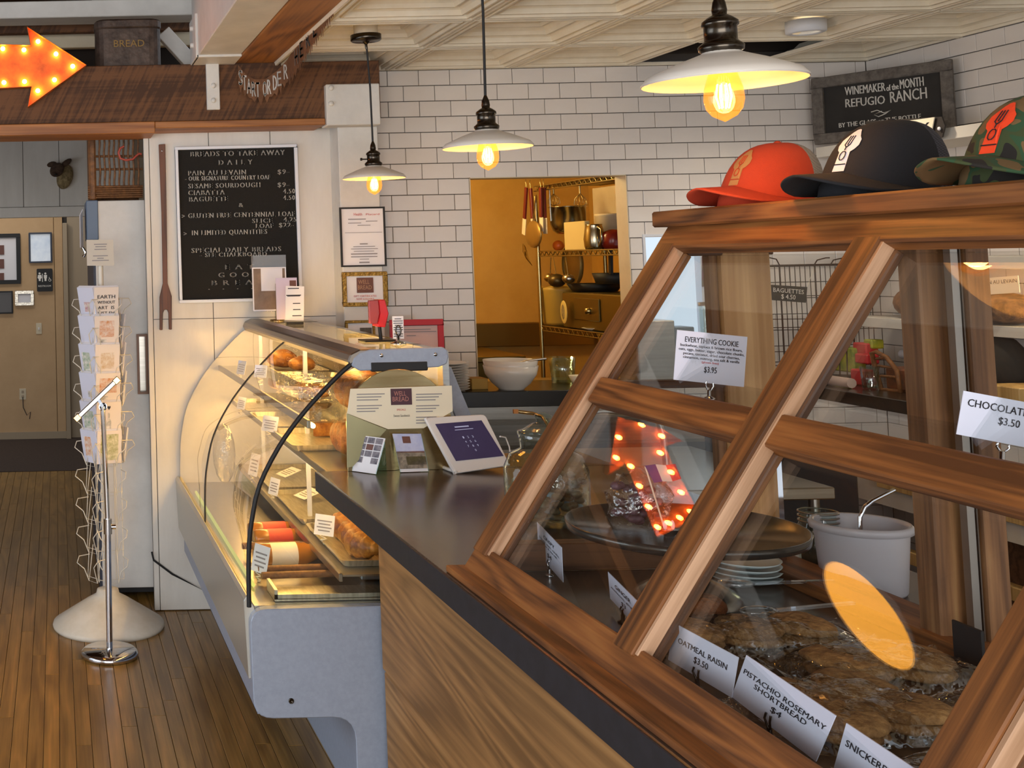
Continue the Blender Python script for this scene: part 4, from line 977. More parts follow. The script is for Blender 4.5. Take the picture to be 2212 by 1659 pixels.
# price cards on the shelf edges
def pcard(c,r,w,h,label,lines=4,tilt=.25,curl=True,name='shelf_price_card'):
    c=V(c); r=V(r).normalized(); f=r.cross(ZA); u=(ZA-f*tilt).normalized(); t=thing(name,c,label,'price card','shelf price cards')
    n=r.cross(u); b=c+ZA*.012
    make('card',MB().slab(b,r,u,w,h,.0012),M['paper'],t)
    mb=MB()
    for i in range(lines): mb.slab(b+n*.0008+u*(h*(.2+.62*i/lines)),r,u,w*(.75 if i%2 else .6),h*.06,.0006)
    make('print',mb,M['grayink'],t)
    if curl:
        mb=MB(); q=[b+r*(.012*math.sin(i*1.3))+V((0,0,-.028+.003*i))+n*.004*math.cos(i*1.3) for i in range(10)]; mb.tube(q,.003,5); make('shell_clip',mb,M['papercream'],t)
    return t
cr=V((.35,-.94,0))
pcard((.885,4.97,S3+.004),cr,.075,.07,'price card in front of the empty lower tray'); pcard((.875,5.42,S3+.004),cr,.08,.10,'upright price card by the farthest lower tray'); pcard((.905,4.12,S3+.03),V((.75,-.66,0)),.075,.07,'white price card standing before the croissants')
pcard((.812,4.6,S2+.004),V((.5,-.86,0)),.09,.06,'price card leaning before the quiche slices'); pcard((.80,5.2,S1+.004),cr,.07,.06,'price card on the edge of the top shelf, far end'); pcard((.815,4.78,S1+.03),V((.7,-.7,0)),.06,.05,'small grey card between the top shelf trays'); pcard((.812,5.3,S2+.004),cr,.07,.055,'price card on the middle shelf edge, far end')
pcard((.66,4.02,.64),V((.45,-.9,0)),.085,.09,'price card standing at the front of the bottom deck')
pcard((.98,4.90,S3+.006),V((.25,-.97,0)),.10,.085,'pink printed card lying flat in the empty steel tray',4,3.0,False); pcard((1.0,5.4,S3+.006),V((.25,-.97,0)),.10,.085,'pink printed card lying in the farthest lower tray',4,3.0,False)
# bottom deck: bottles and boards
def bottle(p0,p1,r,m_,label,band=None,cap=None):
    p0=V(p0);p1=V(p1); d=(p1-p0); L=d.length; ax=d.normalized(); t=thing('bottle',p0,label,'bottle','bottles on the bottom deck')
    make('glass_body',MB().lathe([(.0001,0),(r*.9,0),(r,.01),(r,L*.6),(r*.45,L*.78),(r*.36,L*.98),(.0001,L)],p0,18,ax),m_,t)
    if band: make('label_band',MB().lathe([(r*1.015,L*.18),(r*1.015,L*.5)],p0,18,ax),band,t)
    if cap: make('cap',MB().lathe([(r*.42,L*.88),(r*.42,L*1.01),(.0001,L*1.01)],p0,12,ax),cap,t)
amber=mat('amber_drink','B0701E',.15,trans=.2); wb=mat('white_red_label','E0D8D0',.5); redb=mat('red_label','C83A2A',.5)
bottle((.72,4.58,.66),(1.0,4.60,.66),.035,amber,'amber bottle lying with a red and white band, farther one',redb)
bottle((.72,4.46,.66),(1.0,4.48,.66),.035,amber,'amber bottle lying with a red and white band, nearer one',redb)
bottle((.68,4.2,.665),(.97,4.22,.665),.040,amber,'amber bottle lying with a wide white band at the front of the deck',wb)
for i,(y,lab) in enumerate(((4.36,'wooden divider rod between the bottles on the bottom deck'),(4.03,'wooden divider rod at the front of the bottom deck'),(3.95,'lowest wooden divider rod next to the steel pan'))):
    make('divider_rod',MB().tube([V((.66,y,.66)),V((1.2,y+.03,.66))],.012,8),M['wicker'],None,lab,'rod')
    
make('steel_pan',MB().box(.67,1.2,3.78,3.92,.624,.632).box(.67,.68,3.78,3.92,.63,.66).box(.67,1.2,3.78,3.788,.63,.645),tray_m,None,'shallow steel pan at the near end of the bottom deck','pan')
make('metal_box',MB().box(1.0,1.2,4.0,4.15,.625,.69),mat('tin_box','8C949A',.35,.8),None,'grey metal box at the back of the bottom deck','box',bevel=.004)
make('lily_bouquet',MB().ell(V((.72,5.2,.86)),XA*.05,YA*.09,ZA*.13,12,8),M['cello'],None,'clear cellophane wrapped bundle at the far front of the case','bundle')
# ================================================================== ON TOP OF THE PASTRY CASE
ZP=1.404
def upright(name,label,x0,y0,x1,y1,Y,m_,cat,t=.002,tilt=0):
    o,w_,h_=quadframe(x0,y0,x1,y1,Y); u=V((tilt,0,1)).normalized()
    T_=thing(name,o,label,cat); make('sheet',MB().slab(o,V((1,0,-tilt)),u,w_,h_,t),m_,T_); return T_,o,w_,h_
t1,o,w_,h_=upright('flyer_holder','clear upright holder with a photo flyer on the far end of the case',546,551,621,673,5.72,glass('clear_acrylic',(.95,.95,.95),.05,0,0,30,.12),'sign holder')
make('flyer',MB().slab(o+V((0,-.003,.006)),XA,ZA,w_*.97,h_*.76,.001),mat('flyer_brown','6E5646',.6,var=.9,col2='8E7A68',scale=8),t1)
make('flyer_panel',MB().slab(o+V((.012,-.0045,.1)),XA,ZA,w_*.62,h_*.40,.001),M['paper'],t1)
make('flyer_border',MB().frame(o+V((0,-.0035,.004)),XA,ZA,w_*.98,h_*.77,.006,.001),M['paper'],t1)
make('holder_stem',MB().tube([V((o.x+.03,5.705,ZP+.004)),V((o.x+.03,5.705,ZP+.18))],.004,6).lathe([(.035,0),(.035,.008),(.0001,.01)],V((o.x+.03,5.705,ZP)),16),M['brass'],t1)
t2,o,w_,h_=upright('lilac_leaflet','tall lilac leaflet behind the white card on the case',598,600,644,690,5.5,mat('lilac_paper','CFC3D8',.6),'leaflet')
make('logo_patch',MB().slab(o+V((.03,-.0015,h_*.78)),XA,ZA,.03,.03,.001),brown,t2)
t3,o,w_,h_=upright('easel_card','white notice card on a black foot on top of the case',616,618,656,692,5.36,M['paper'],'card',tilt=.05)
mb=MB()
for i,(fr,ww) in enumerate(((.92,.6),(.72,.8),(.70,.7),(.48,.4),(.30,.4),(.12,.5))): mb.slab(o+V((.012*(i>2),-.0012,h_*fr)),XA,ZA,w_*ww,.004,.001)
make('print',mb,M['ink'],t3); make('foot',MB().box(o.x-.038,o.x+.038,5.345,5.375,ZP,ZP+.012),M['blackm'],t3)
# red paper box on a stand and clip with slip
rs=atZ(822,765,ZP); RSx=atY(822,700,4.2)
RT=thing('red_card_reader',(RSx.x,4.2,ZP),'red angular card reader on a black post on top of the case','card reader')
make('post',MB().tube([V((RSx.x,4.2,ZP)),V((RSx.x-.005,4.2,atY(818,700,4.2).z))],.0065,8),M['blackm'],RT)
make('foot',MB().box(RSx.x-.07,RSx.x+.05,4.15,4.25,ZP,ZP+.006),M['blackm'],RT,bevel=.002)
pts=[(817,648),(832,647),(840,677),(833,707),(815,706),(820,677)]
make('housing',MB().prism([atY(x,y,4.16) for x,y in pts],YA,.07),M['red'],RT,bevel=.003)
pts=[(797,649),(817,648),(820,677),(815,700),(799,699)]
make('face_plate',MB().prism([atY(x,y,4.155) for x,y in pts],YA,.02),mat('dull_red','9A3A3C',.4),RT,bevel=.002)
sc=atY(861,758,4.05); SC=thing('memo_clip',(sc.x,4.05,ZP),'paper slip in a chrome memo clip on the pastry case','memo clip')
make('clip_base',MB().lathe([(.026,0),(.026,.004),(.008,.010),(.005,.03),(.0001,.03)],V((sc.x,4.05,ZP)),18),M['chrome'],SC)
make('clip_loop',MB().tube([V((sc.x+.009*math.sin(t/8*6.28),4.043,ZP+.045-.018*math.cos(t/8*6.28))) for t in range(8)],.0025,6,True),M['bronze'],SC)
o,w_,h_=quadframe(849,683,873,732,4.05); make('slip',MB().slab(o,XA,ZA,w_,h_,.001),M['paper'],SC)
mb=MB()
for i in range(9): mb.slab(o+V((0,-.001,h_*(.96-.095*(i+1)))),XA,ZA,w_*(.85 if i%3 else .6),.0025,.0006)
make('print',mb,M['ink'],SC)
# ================================================================== ON THE FRONT COUNTER
def leaning(bl,br,tl,tr,z,a,r=None):
    B0=atZ(*bl,z)
    if r is None: r=(atZ(*br,z)-B0)
    r=V(r).normalized(); f=r.cross(ZA); u=(ZA*math.cos(a)-f*math.sin(a)).normalized(); n=r.cross(u)
    B1=atP(*br,B0,n); return B0,B1,atP(*tr,B0,n),atP(*tl,B0,n),r,u,n
# brass menu stand
MS=thing('menu_stand',atZ(860,1012,ZT),'round topped brass stand holding a printed cream menu on the counter','menu stand')
Yb=3.72; c=atY(862,912,Yb); R_=(atY(976,900,Yb).x-atY(748,900,Yb).x)/2
pts=[V((c.x-R_,Yb,ZT)),V((c.x+R_,Yb,ZT))]+[V((c.x+R_*math.cos(math.pi*i/18),Yb,c.z+R_*math.sin(math.pi*i/18))) for i in range(19)]
make('round_plate',MB().prism(pts,YA,.005),M['brass'],MS,bevel=.001)
mp_=[(757,840),(976,833),(978,888),(915,925),(838,927),(750,893)]
make('menu_sheet',MB().prism([atY(x,y,Yb-.008) for x,y in mp_],YA,.002),M['papercream'],MS)
tri=[(748,893),(835,928),(762,1008),(750,1010)]
make('brass_triangle',MB().prism([atY(x,y,Yb-.014) for x,y in tri],YA,.003),mat('pale_brass','CFC79A',.3,.9),MS)  # paler brass triangle set before the round plate
mb=MB()
for k,(x0,x1) in enumerate(((771,831),(899,955))):
    for i in range(13 if k==0 else 11):
        y=852+i*6.2
        if (i%4)==3: continue
        if k==0 and y>900+(x0-771): continue
        xe=x1-(i*7%22)
        if k==1 and y>905: xe=min(xe,930)
        a=atY(x0,y,Yb-.01); b=atY(xe,y,Yb-.01); mb.box(a.x,b.x,Yb-.0098,Yb-.0085,a.z-.0014,a.z+.0014)
make('print',mb,M['grayink'],MS)
a=atY(845,875,Yb-.01); b=atY(889,839,Yb-.01); make('logo_patch',MB().box(a.x,b.x,Yb-.0098,Yb-.0082,a.z,b.z),mat('logo_maroon','4A2A34',.6),MS)
mb=MB(); ptext(mb,'WELL',851,877,850,10,Yb-.0098); ptext(mb,'BREAD',848,883,862,10,Yb-.0098); make('logo_lettering',mb,mat('logo_rose','B5796E',.6),MS)
mb=MB(); ptext(mb,'SPECIALS',857,876,885,4,Yb-.009); make('specials_heading',mb,M['redink'],MS)
mb=MB(); ptext(mb,'Sweet Sandwich',850,885,898,5,Yb-.009); make('specials_line',mb,M['ink'],MS)
# postcards in acrylic easels
def postcard(bl,br,tl,tr,a,label):
    B0,B1,T1,T0,r,u,n=leaning(bl,br,tl,tr,ZT+.002,a); t=thing('postcard',(B0+B1)/2,label,'postcard')
    make('card',MB().prism([B0,B1,T1,T0],-n,.003),M['paper'],t)
    make('acrylic_easel',MB().prism([B1,B1-n*.06+V((0,0,0)),T1*.9+B1*.1],r,.003).prism([B0,B0-n*.06,T0*.9+B0*.1],r,.003),M['greenglass'],t)
    q=lambda x,y:B0.lerp(B1,x).lerp(T0.lerp(T1,x),y)+n*.001
    return t,q,n
t,q,n=postcard((760,1017),(811,1024),(777,940),(832,947),.22,'postcard with a grid of dark square photos in an acrylic easel')
dk=mat('photo_dark','3A3646',.5,var=.9,col2='8A8288',scale=60); 
for i in range(3):
    for k in range(4):
        if k==0 and i==1: continue
        m_=brown if (i==1 and k==2) else dk
        make('photo',MB().prism([q(.06+i*.31,.26+k*.185),q(.06+i*.31+.27,.26+k*.185),q(.06+i*.31+.27,.26+k*.185+.16),q(.06+i*.31,.26+k*.185+.16)],n,.0006),m_,t)
t,q,n=postcard((865,1020),(925,1018),(848,937),(909,937),.22,'postcard of a building under blue sky in an acrylic easel')
def patch(nm,x0,x1,y0,y1,m_): make(nm,MB().prism([q(x0,y0),q(x1,y0),q(x1,y1),q(x0,y1)],n,.0006),m_,t)
patch('sky',0,1,.52,1,mat('printed_sky','A9B2DA',.6,var=.6,col2='C6CBE6',scale=30)); patch('building',0,1,.08,.52,mat('printed_building','A89A86',.6,var=.9,col2='5E564C',scale=50)); patch('hedge',.3,1,.18,.40,mat('printed_hedge','6E6438',.6)); patch('roof',0,1,.50,.54,mat('printed_roof','A8705A',.6))
q0=q; make('logo_patch',MB().prism([q(.3,.75)+n*.0006,q(.58,.75)+n*.0006,q(.58,.93)+n*.0006,q(.3,.93)+n*.0006],n,.0006),brown,t)
# tablet
B0,B1,T1,T0,r,u,n=leaning((985,1023),(1102,1005),(920,902),(1048,895),ZT+.002,.36,(1,.10,0))
TB=thing('tablet_stand',(B0+B1)/2,'white tablet on a folded stand with dark purple keypad screen','tablet')
wp=mat('white_plastic','D9D4D0',.35)
make('bezel',MB().prism(rounded([B0,B1,T1,T0],[.012]*4,3),-n,.012),wp,TB,bevel=.002)
q=lambda x,y:B0.lerp(B1,x).lerp(T0.lerp(T1,x),y)+n*.0008
SCq=[atP(x,y,B0+n*.001,n) for x,y in ((985,996),(1088,985),(1040,908),(940,916))]
scr=make('screen',MB().prism(SCq,n,.0006),M['screen'],TB)
sq=lambda x,y:SCq[0].lerp(SCq[1],x).lerp(SCq[3].lerp(SCq[2],x),y)+n*.0012
mb=MB(); uu=(sq(.5,1)-sq(.5,0)); rr=(sq(1,.5)-sq(0,.5)); 
for i,tt in enumerate(('123','456','789',' 0 ')):
    for k,chh in enumerate(tt):
        if chh!=' ': text(mb,chh,sq(.40+k*.10,.56-.12*i),rr,uu,.0045,.007,.0004)
mb2=MB(); mb2.prism([sq(.36,.86),sq(.66,.86),sq(.66,.89),sq(.36,.89)],n,.0004).prism([sq(.33,.79),sq(.72,.79),sq(.72,.805),sq(.33,.805)],n,.0004)
make('keypad',mb,M['screenink'],scr); make('screen_heading',mb2,M['screenink'],scr)
bk=r.cross(ZA)*-1
make('stand_foot',MB().prism([B0-r*.0,B1,B1+bk*.15+V((0,0,0)),B0+bk*.15],ZA,.004),wp,TB,bevel=.001)
make('lip',MB().tube([T0-n*.006,B0-n*.006,B0+V((0,0,.004)),B0+bk*.05+V((0,0,.004)),B0+bk*.12+V((0,0,.004))],.006,8),wp,TB)
make('charge_lead',MB().tube([atP(1080,943,B0,n),atP(1092,945,B0-n*.02,n),atP(1100,965,B0-n*.02,n),atP(1103,985,B0-n*.02,n)],.0025,6),wp,TB)
# candy jar
jb=atZ(1180,1118,ZT); jb=V((atZ(1175,1110,ZT).x,2.98,ZT)); jb.x=atY(1180,1040,2.98).x
JR=thing('candy_jar',jb,'clear glass jar of sweets behind the slanted post of the display case','jar')
make('jar_body',MB().lathe([(.0001,.001),(.09,.001),(.10,.015),(.10,.13),(.085,.165),(.058,.18),(.06,.2),(.055,.205)],jb,28),M['jar'],JR)
make('jar_lid',MB().lathe([(.062,.205),(.064,.222),(.05,.226),(.03,.24),(.016,.245),(.022,.262),(.0001,.27)],jb,20),M['jar'],JR)
mb=MB()
for i in range(70):
    a=random.random()*6.28; rr_=.085*math.sqrt(random.random()); mb.ell(jb+V((rr_*math.cos(a),rr_*math.sin(a),.015+.10*random.random())),V((.013,.004,0)),V((-.004,.011,0)),ZA*.009,7,5)
make('sweets',mb,mat('wrapped_sweets','9A8A6A',.4,var=.9,col2='5C5040',scale=20),JR,kind='stuff')
mb=MB()
for i in range(14):
    a=random.random()*6.28; rr_=.09*math.sqrt(random.random()); mb.ell(jb+V((rr_*math.cos(a),rr_*math.sin(a),.02+.05*random.random())),V((.016,.004,0)),V((-.004,.012,0)),ZA*.009,7,5)
make('blue_sweets',mb,mat('pale_blue_wrap','A8C4D8',.3),JR,kind='stuff')
# ================================================================== INSIDE THE DISPLAY CASE
ZB=1.0505
cs=thing('cake_stand',V((1.165,2.235,ZB)),'metal pedestal cake stand with a wide round tray in the case','cake stand')
C0=V((1.165,2.235,ZB)); zt_=1.178
pew=mat('pewter','8E8C86',.25,.9,var=.4,col2='76746E',scale=8); dkt=mat('dark_tray','4A4844',.22,.7)
make('foot',MB().lathe([(.0001,0),(.094,0),(.094,.004),(.085,.018),(.055,.035),(.034,.045),(.03,.05)],C0,32),pew,cs)
make('stem',MB().lathe([(.03,.048),(.034,.052),(.032,.09),(.036,.095),(.046,.105),(.05,.118),(.0001,.12)],C0,28),pew,cs)
make('tray',MB().lathe([(.0001,.12),(.19,.12),(.202,.124),(.205,.140),(.202,.140),(.197,.128),(.0001,.126)],C0,56),dkt,cs)
# cheese-bag of dark sweets, flag, clip on the tray
tz=ZB+.127
SB=thing('sweets_bag',V((1.10,2.26,tz)),'crinkled clear bag of dark purple sweets on the cake stand','bag')
bc=V((1.10,2.27,tz+.05))
def crk(q): return 1+.10*math.sin(q.x*9+q.z*7)+.08*math.sin(q.y*11-q.z*5)
make('bag',MB().ell(bc,V((.062,.01,.01)),V((0,.055,0)),ZA*.058,20,14,crk),M['cello'],SB)
mb=MB()
for i in range(40):
    a=random.random()*6.28; r_=.042*random.random(); mb.ell(bc+V((r_*math.cos(a),r_*math.sin(a),random.uniform(-.038,.03))),XA*.011,YA*.011,ZA*.008,7,5)
make('sweets',mb,mat('purple_sweets','4A3440',.5,var=.8,col2='6E4E5A',scale=30),SB,kind='stuff')
FG=thing('paper_flag',V((1.17,2.21,tz)),'small blue white and red paper flag on a stick by the cake stand','flag')
fp=atY(1438,1118,2.21); ft=atY(1394,1008,2.21)
make('stick',MB().tube([V((fp.x,2.21,tz)),ft],.0016,6),M['papercream'],FG)
fcs=[mat('flag_blue','3A3A78',.7),mat('flag_white','DAD4C6',.7),mat('flag_red','C84048',.7)]
fq=[((1393,1006),(1416,1003),(1431,1040),(1413,1043)),((1416,1003),(1438,1005),(1453,1040),(1431,1040)),((1438,1005),(1459,1002),(1472,1034),(1453,1040))]
for (a,b,c,d),m_ in zip(fq,fcs): make('stripe',MB().prism([atY(x,y,2.208) for x,y in (a,b,c,d)],YA,.0008),m_,FG)
CL=thing('tray_clip',V((fp.x,2.2,tz)),'small metal clip with white tips on the cake stand tray','clip')
make('block',MB().box(fp.x-.014,fp.x+.014,2.19,2.21,tz+.004,tz+.012).box(fp.x-.008,fp.x+.008,2.195,2.205,tz,tz+.005),dkt,CL)
for k in (-1,1): make('tip',MB().ell(V((fp.x+k*.007,2.2,tz+.02)),XA*.004,YA*.004,ZA*.009,8,6),M['paper'],CL)
# saucer stack
ps=V((1.345,2.36,ZB))
for i in range(4):
    o=make('saucer',MB().lathe([(.0001,0),(.04,0),(.062,.008),(.066,.012),(.06,.010),(.038,.004),(.0001,.004)],ps+V((0,0,.0105*i)),30),M['plateblue'],None,'pale blue saucer in the stack under the cake stand tray, %s'%('lowest','second from below','third from below','topmost')[i],'saucer','stack of pale blue saucers')
# clear plastic spoons
sp_m=glass('clear_plastic',(.92,.94,.96),.22,.05)
def spoon(p,d,label,s=1):
    p=V(p); d=V(d).normalized(); n=ZA.cross(d); t=thing('plastic_spoon',p,label,'spoon','clear plastic tongs and spoons')
    make('bowl',MB().ell(p+V((0,0,.008)),d*.034*s,n*.022*s,ZA*.008,14,8),sp_m,t); make('handle',MB().bar(p+d*.03*s+V((0,0,.008)),p+d*.17*s+V((0,0,.016)),n,.010,.004),sp_m,t)
s0=atZ(1590,1268,ZB+.01); spoon(s0,V((1,-.18,.0)),'clear plastic spoon lying behind the cake stand foot')
s0=atZ(1640,1330,ZB+.02); spoon(s0,V((1,.05,0)),'clear plastic spoon lying over the cookie bags')
# cookies
def cookie_mb(r=.045,h=.014,seed=0):
    rnd=random.Random(seed); mb=MB(); n=18; ring=[]
    prof=[(.0,0),(.85,0),(1,.3),(.96,.65),(.75,.95),(.4,1.05),(0,1.08)]
    vs=[];fs=[]
    ph=[rnd.uniform(0,6) for _ in range(4)]
    for rr,hh in prof:
        for j in range(n):
            t=2*math.pi*j/n; k=1+.05*math.sin(3*t+ph[0])+.03*math.sin(7*t+ph[1]); z=hh*h*(1+.06*math.sin(5*t+ph[2]+rr*6))
            vs.append(V((rr*r*k*math.cos(t),rr*r*k*math.sin(t),z)))
    for i in range(len(prof)-1):
        for j in range(n): fs.append((i*n+j,i*n+(j+1)%n,(i+1)*n+(j+1)%n,(i+1)*n+j))
    mb.add(vs,fs,True); return mb
ckm=[mesh('cookie',cookie_mb(.058,.016,i),M['cookie']) for i in range(3)]
ckd=mesh('cookie',cookie_mb(.04,.03,9),M['cookieo'])
c=atZ(1516,1318,ZB+.005); tag(inst('cookie',ckd,None,(c.x,c.y,ZB)),'dark knobbly brown cookie lying beside the cake stand foot','cookie')
def bag(cx,cy,lx,ly,h,label,clab,ncol,nrow,layers,z=ZB,rz=0,mt=0):
    mb=MB(); nu,nv=26,18; rnd=random.Random(int(cx*1000+cy*77)); ph=[rnd.uniform(0,6) for _ in range(6)]
    ca,sa=math.cos(rz),math.sin(rz)
    def P(u,v,top):
        x=(u-.5)*2; y=(v-.5)*2; e=max(0,(1-abs(x)**3)*(1-abs(y)**3)); w_=.10*math.sin(9*x+ph[0]+4*y)+.08*math.sin(13*y+ph[1]-5*x)+.05*math.sin(21*x+ph[2])
        zz=z+(.004+h*e**.45*(.85+.6*w_) if top else .001)
        px=x*lx*(1+.03*math.sin(6*y+ph[3])); py=y*ly*(1+.04*math.sin(5*x+ph[4]))
        return V((cx+ca*px-sa*py,cy+sa*px+ca*py,zz))
    mb.grid(lambda u,v:P(u,v,True),nu,nv)
    # crimped ends
    for k in (0,1):
        mb.grid(lambda u,v:P(k,u,True)+V((ca,sa,0))*((k-.5)*2*.03*v)+V((0,0,.006*math.sin(u*22+ph[5])*v+.008*v)),14,2)
    t=thing('cookie_bag',V((cx,cy,z)),label,'bag','cellophane bags of cookies')
    make('cellophane',mb,M['cello'],t)
    for L_ in range(layers):
        for i in range(ncol):
            for j in range(nrow):
                x=(i-(ncol-1)/2)*(2*lx*.86/ncol); y=(j-(nrow-1)/2)*(2*ly*.86/nrow)
                o=inst('cookie',ckm[(i+j+L_)%3],None,(cx+ca*x-sa*y,cy+sa*x+ca*y,z+.003+.0175*L_),rot=(rnd.uniform(-.08,.08),rnd.uniform(-.08,.08),rnd.uniform(0,6)),scale=(min(1.0,2*lx*.9/ncol/.116),)*2+(1,))
                tag(o,clab,'cookie',clab)
bag(1.13,1.985,.17,.075,.040,'cellophane bag of cookies at the back, behind the oatmeal raisin card','cookie inside the rear cellophane bag behind the oatmeal raisin card',3,1,2,rz=.1)
bag(1.24,1.83,.13,.085,.042,'cellophane bag of cookies in the middle row near the rear glass','cookie inside the middle cellophane bag near the rear glass',2,1,2,rz=.15)
bag(1.08,1.66,.12,.10,.044,'cellophane bag of cookies behind the pistachio shortbread card','cookie inside the cellophane bag behind the pistachio shortbread card',2,2,2,rz=.2)
bag(1.30,1.62,.10,.09,.042,'cellophane bag of cookies beside the black hinge plate','cookie inside the cellophane bag beside the black hinge plate',2,1,2,rz=.0)
bag(1.13,1.42,.15,.095,.044,'nearest cellophane bag of cookies behind the snickerdoodle card','cookie inside the nearest bag behind the snickerdoodle card',3,1,2,rz=.15)
# price cards in tiny easels
def pricecard(bl,br,tl,z,label,lines,name='price_card',clip='chrome',dz=.016):
    B0=atZ(*bl,z); B1=atZ(*br,z); r=(B1-B0).normalized(); f=r.cross(ZA); n0=f
    T0=atP(*tl,B0,n0); h=T0.z-B0.z; w_=(B1-B0).length; u=ZA; sh=(T0-B0).dot(r)
    t=thing(name,V(((B0.x+B1.x)/2,(B0.y+B1.y)/2,z-dz)),label,'price card','cookie price cards in the display case')
    uu=(ZA*h+r*sh).normalized(); 
    cd_=make('card',MB().prism([B0,B1,B1+ZA*h+r*sh,B0+ZA*h+r*sh],-n0,.0012),M['papercool'],t)
    mb=MB(); red=MB()
    for (s_,x0,x1,yy,hh) in lines:
        tgt=red if s_.startswith('~') else mb; s_=s_.lstrip('~')
        text(tgt,s_,B0+r*(x0*w_)+uu*(yy*h),r,uu,(x1-x0)*w_,hh*h,.0008,.00018)
    make('lettering',mb,M['ink'],cd_)
    if red.v: make('red_lettering',red,M['redink'],cd_)
    m_=(B0+B1)/2+n0*.002
    cl=MB()
    for k in (-1,1): cl.tube([m_+r*(.006*k)+ZA*(.22*h),m_+r*(.007*k)+ZA*(.12*h)+n0*.002,m_+r*.003*k-ZA*.002],.0016,6)
    cl.tube([m_-ZA*.002,m_-ZA*(dz-.003)],.0035,8).lathe([(.009,0),(.009,.002),(.003,.005)],m_-ZA*dz,14)
    make('clip',cl,M['chrome'] if clip=='chrome' else M['bronze'],t)
    return t
zs_=1.4245+.016
def facing(cx,cy,w_,h_): pass
pricecard((1455,822),(1607,834),(1447,712),zs_+.0,'EVERYTHING COOKIE price card on the upper glass shelf',[('EVERYTHING COOKIE',.12,.90,.78,.11),('buckwheat, tapioca & brown rice flours,',.07,.95,.69,.055),('oats, eggs, butter, sugar, chocolate chunks,',.05,.98,.61,.055),('pecans, coconut, dried sour cherries,',.11,.92,.53,.055),('cinnamon, nutmeg, sea salt & vanilla',.11,.92,.455,.055),('~(gluten free)',.38,.62,.39,.04),('$3.95',.43,.60,.22,.12)]) if False else None
# cards on the glass shelf stand square to the street
def shelfcard(base,r,tl,w_px,label,lines,hh):
    b=atZ(*base,1.4245); r=V(r).normalized(); f=r.cross(ZA); t=thing('price_card',b,label,'price card','cookie price cards in the display case')
    B=b+ZA*.017; Lf=atP(*tl[0],B,f); Rt=atP(*tl[1],B,f); Tp=atP(*tl[2],B,f)
    w_=(Rt-Lf).length; rr=(Rt-Lf).normalized(); uu=f.cross(rr)*-1; uu=uu if uu.z>0 else -uu; h=(Tp-Lf).length
    cd_=make('card',MB().prism([Lf,Rt,Rt+uu*h,Lf+uu*h],-f,.0012),M['papercool'],t)
    mb=MB(); red=MB()
    for (s_,x0,x1,yy,h2) in lines:
        tgt=red if s_.startswith('~') else mb; s_=s_.lstrip('~'); text(tgt,s_,Lf+rr*(x0*w_)+uu*(yy*h),rr,uu,(x1-x0)*w_,h2*h,.0008,.00018)
    make('lettering',mb,M['ink'],cd_)
    if red.v: make('red_lettering',red,M['redink'],cd_)
    cl=MB(); m_=B+f*.002
    for k in (-1,1): cl.tube([m_+rr*(.006*k)+uu*(.16*h),m_+rr*(.007*k)+uu*(.08*h),m_+rr*(.003*k)],.0016,6)
    cl.tube([m_,b+ZA*.002],.0032,8).lathe([(.010,0),(.010,.002),(.003,.006)],b,16); make('clip',cl,M['chrome'],t)
shelfcard((1532,862),(1,-.12,0),((1455,820),(1607,836),(1447,712)),0,'EVERYTHING COOKIE price card on the upper glass shelf',[('EVERYTHING COOKIE',.12,.88,.78,.11),('buckwheat, tapioca & brown rice flours,',.06,.94,.69,.055),('oats, eggs, butter, sugar, chocolate chunks,',.04,.97,.61,.055),('pecans, coconut, dried sour cherries,',.11,.91,.53,.055),('cinnamon, nutmeg, sea salt & vanilla',.11,.91,.455,.055),('~(gluten free)',.38,.62,.39,.04),('$3.95',.42,.60,.21,.12)],0)
shelfcard((2165,1003),(1,-.2,0),((2066,938),(2275,978),(2057,842)),0,'CHOCOLATE CHIP price card on the upper glass shelf, at the right edge',[('CHOCOLATE CHIP',.06,.94,.68,.17),('$3.50',.40,.62,.40,.17)],0)
pricecard((1443,1425),(1580,1507),(1455,1345),ZB+.016,'OATMEAL RAISIN price card beside the middle slanted post',[('OATMEAL RAISIN',.12,.88,.60,.15),('$3.50',.40,.62,.33,.17)],clip='x')
pricecard((1580,1505),(1762,1645),(1612,1415),ZB+.016,'PISTACHIO ROSEMARY SHORTBREAD price card, largest at the front',[('PISTACHIO ROSEMARY',.04,.97,.76,.13),('SHORTBREAD',.20,.80,.58,.13),('$4',.44,.56,.34,.15)],clip='x')
pricecard((1800,1662),(1985,1800),(1828,1562),ZB+.016,'SNICKERDOODLE price card cut off by the bottom edge',[('SNICKERDOODLE',.06,.94,.66,.15),('$3.50',.40,.62,.36,.16)],clip='x')
pricecard((1163,1197),(1216,1258),(1160,1128),ZB+.016,'small price card farthest along the bottom of the case',[('CRISPY',.28,.72,.72,.10),('honey, oats, vanilla,',.1,.9,.60,.06),('butter & sea salt',.18,.82,.50,.06),('$4',.42,.58,.27,.12)])
pricecard((1318,1293),(1380,1360),(1313,1235),ZB+.016,'GINGER price card half hidden by the middle slanted post',[('GINGER',.25,.80,.66,.14),('molasses, ginger',.1,.95,.5,.08),('$3',.45,.6,.25,.14)],clip='x')
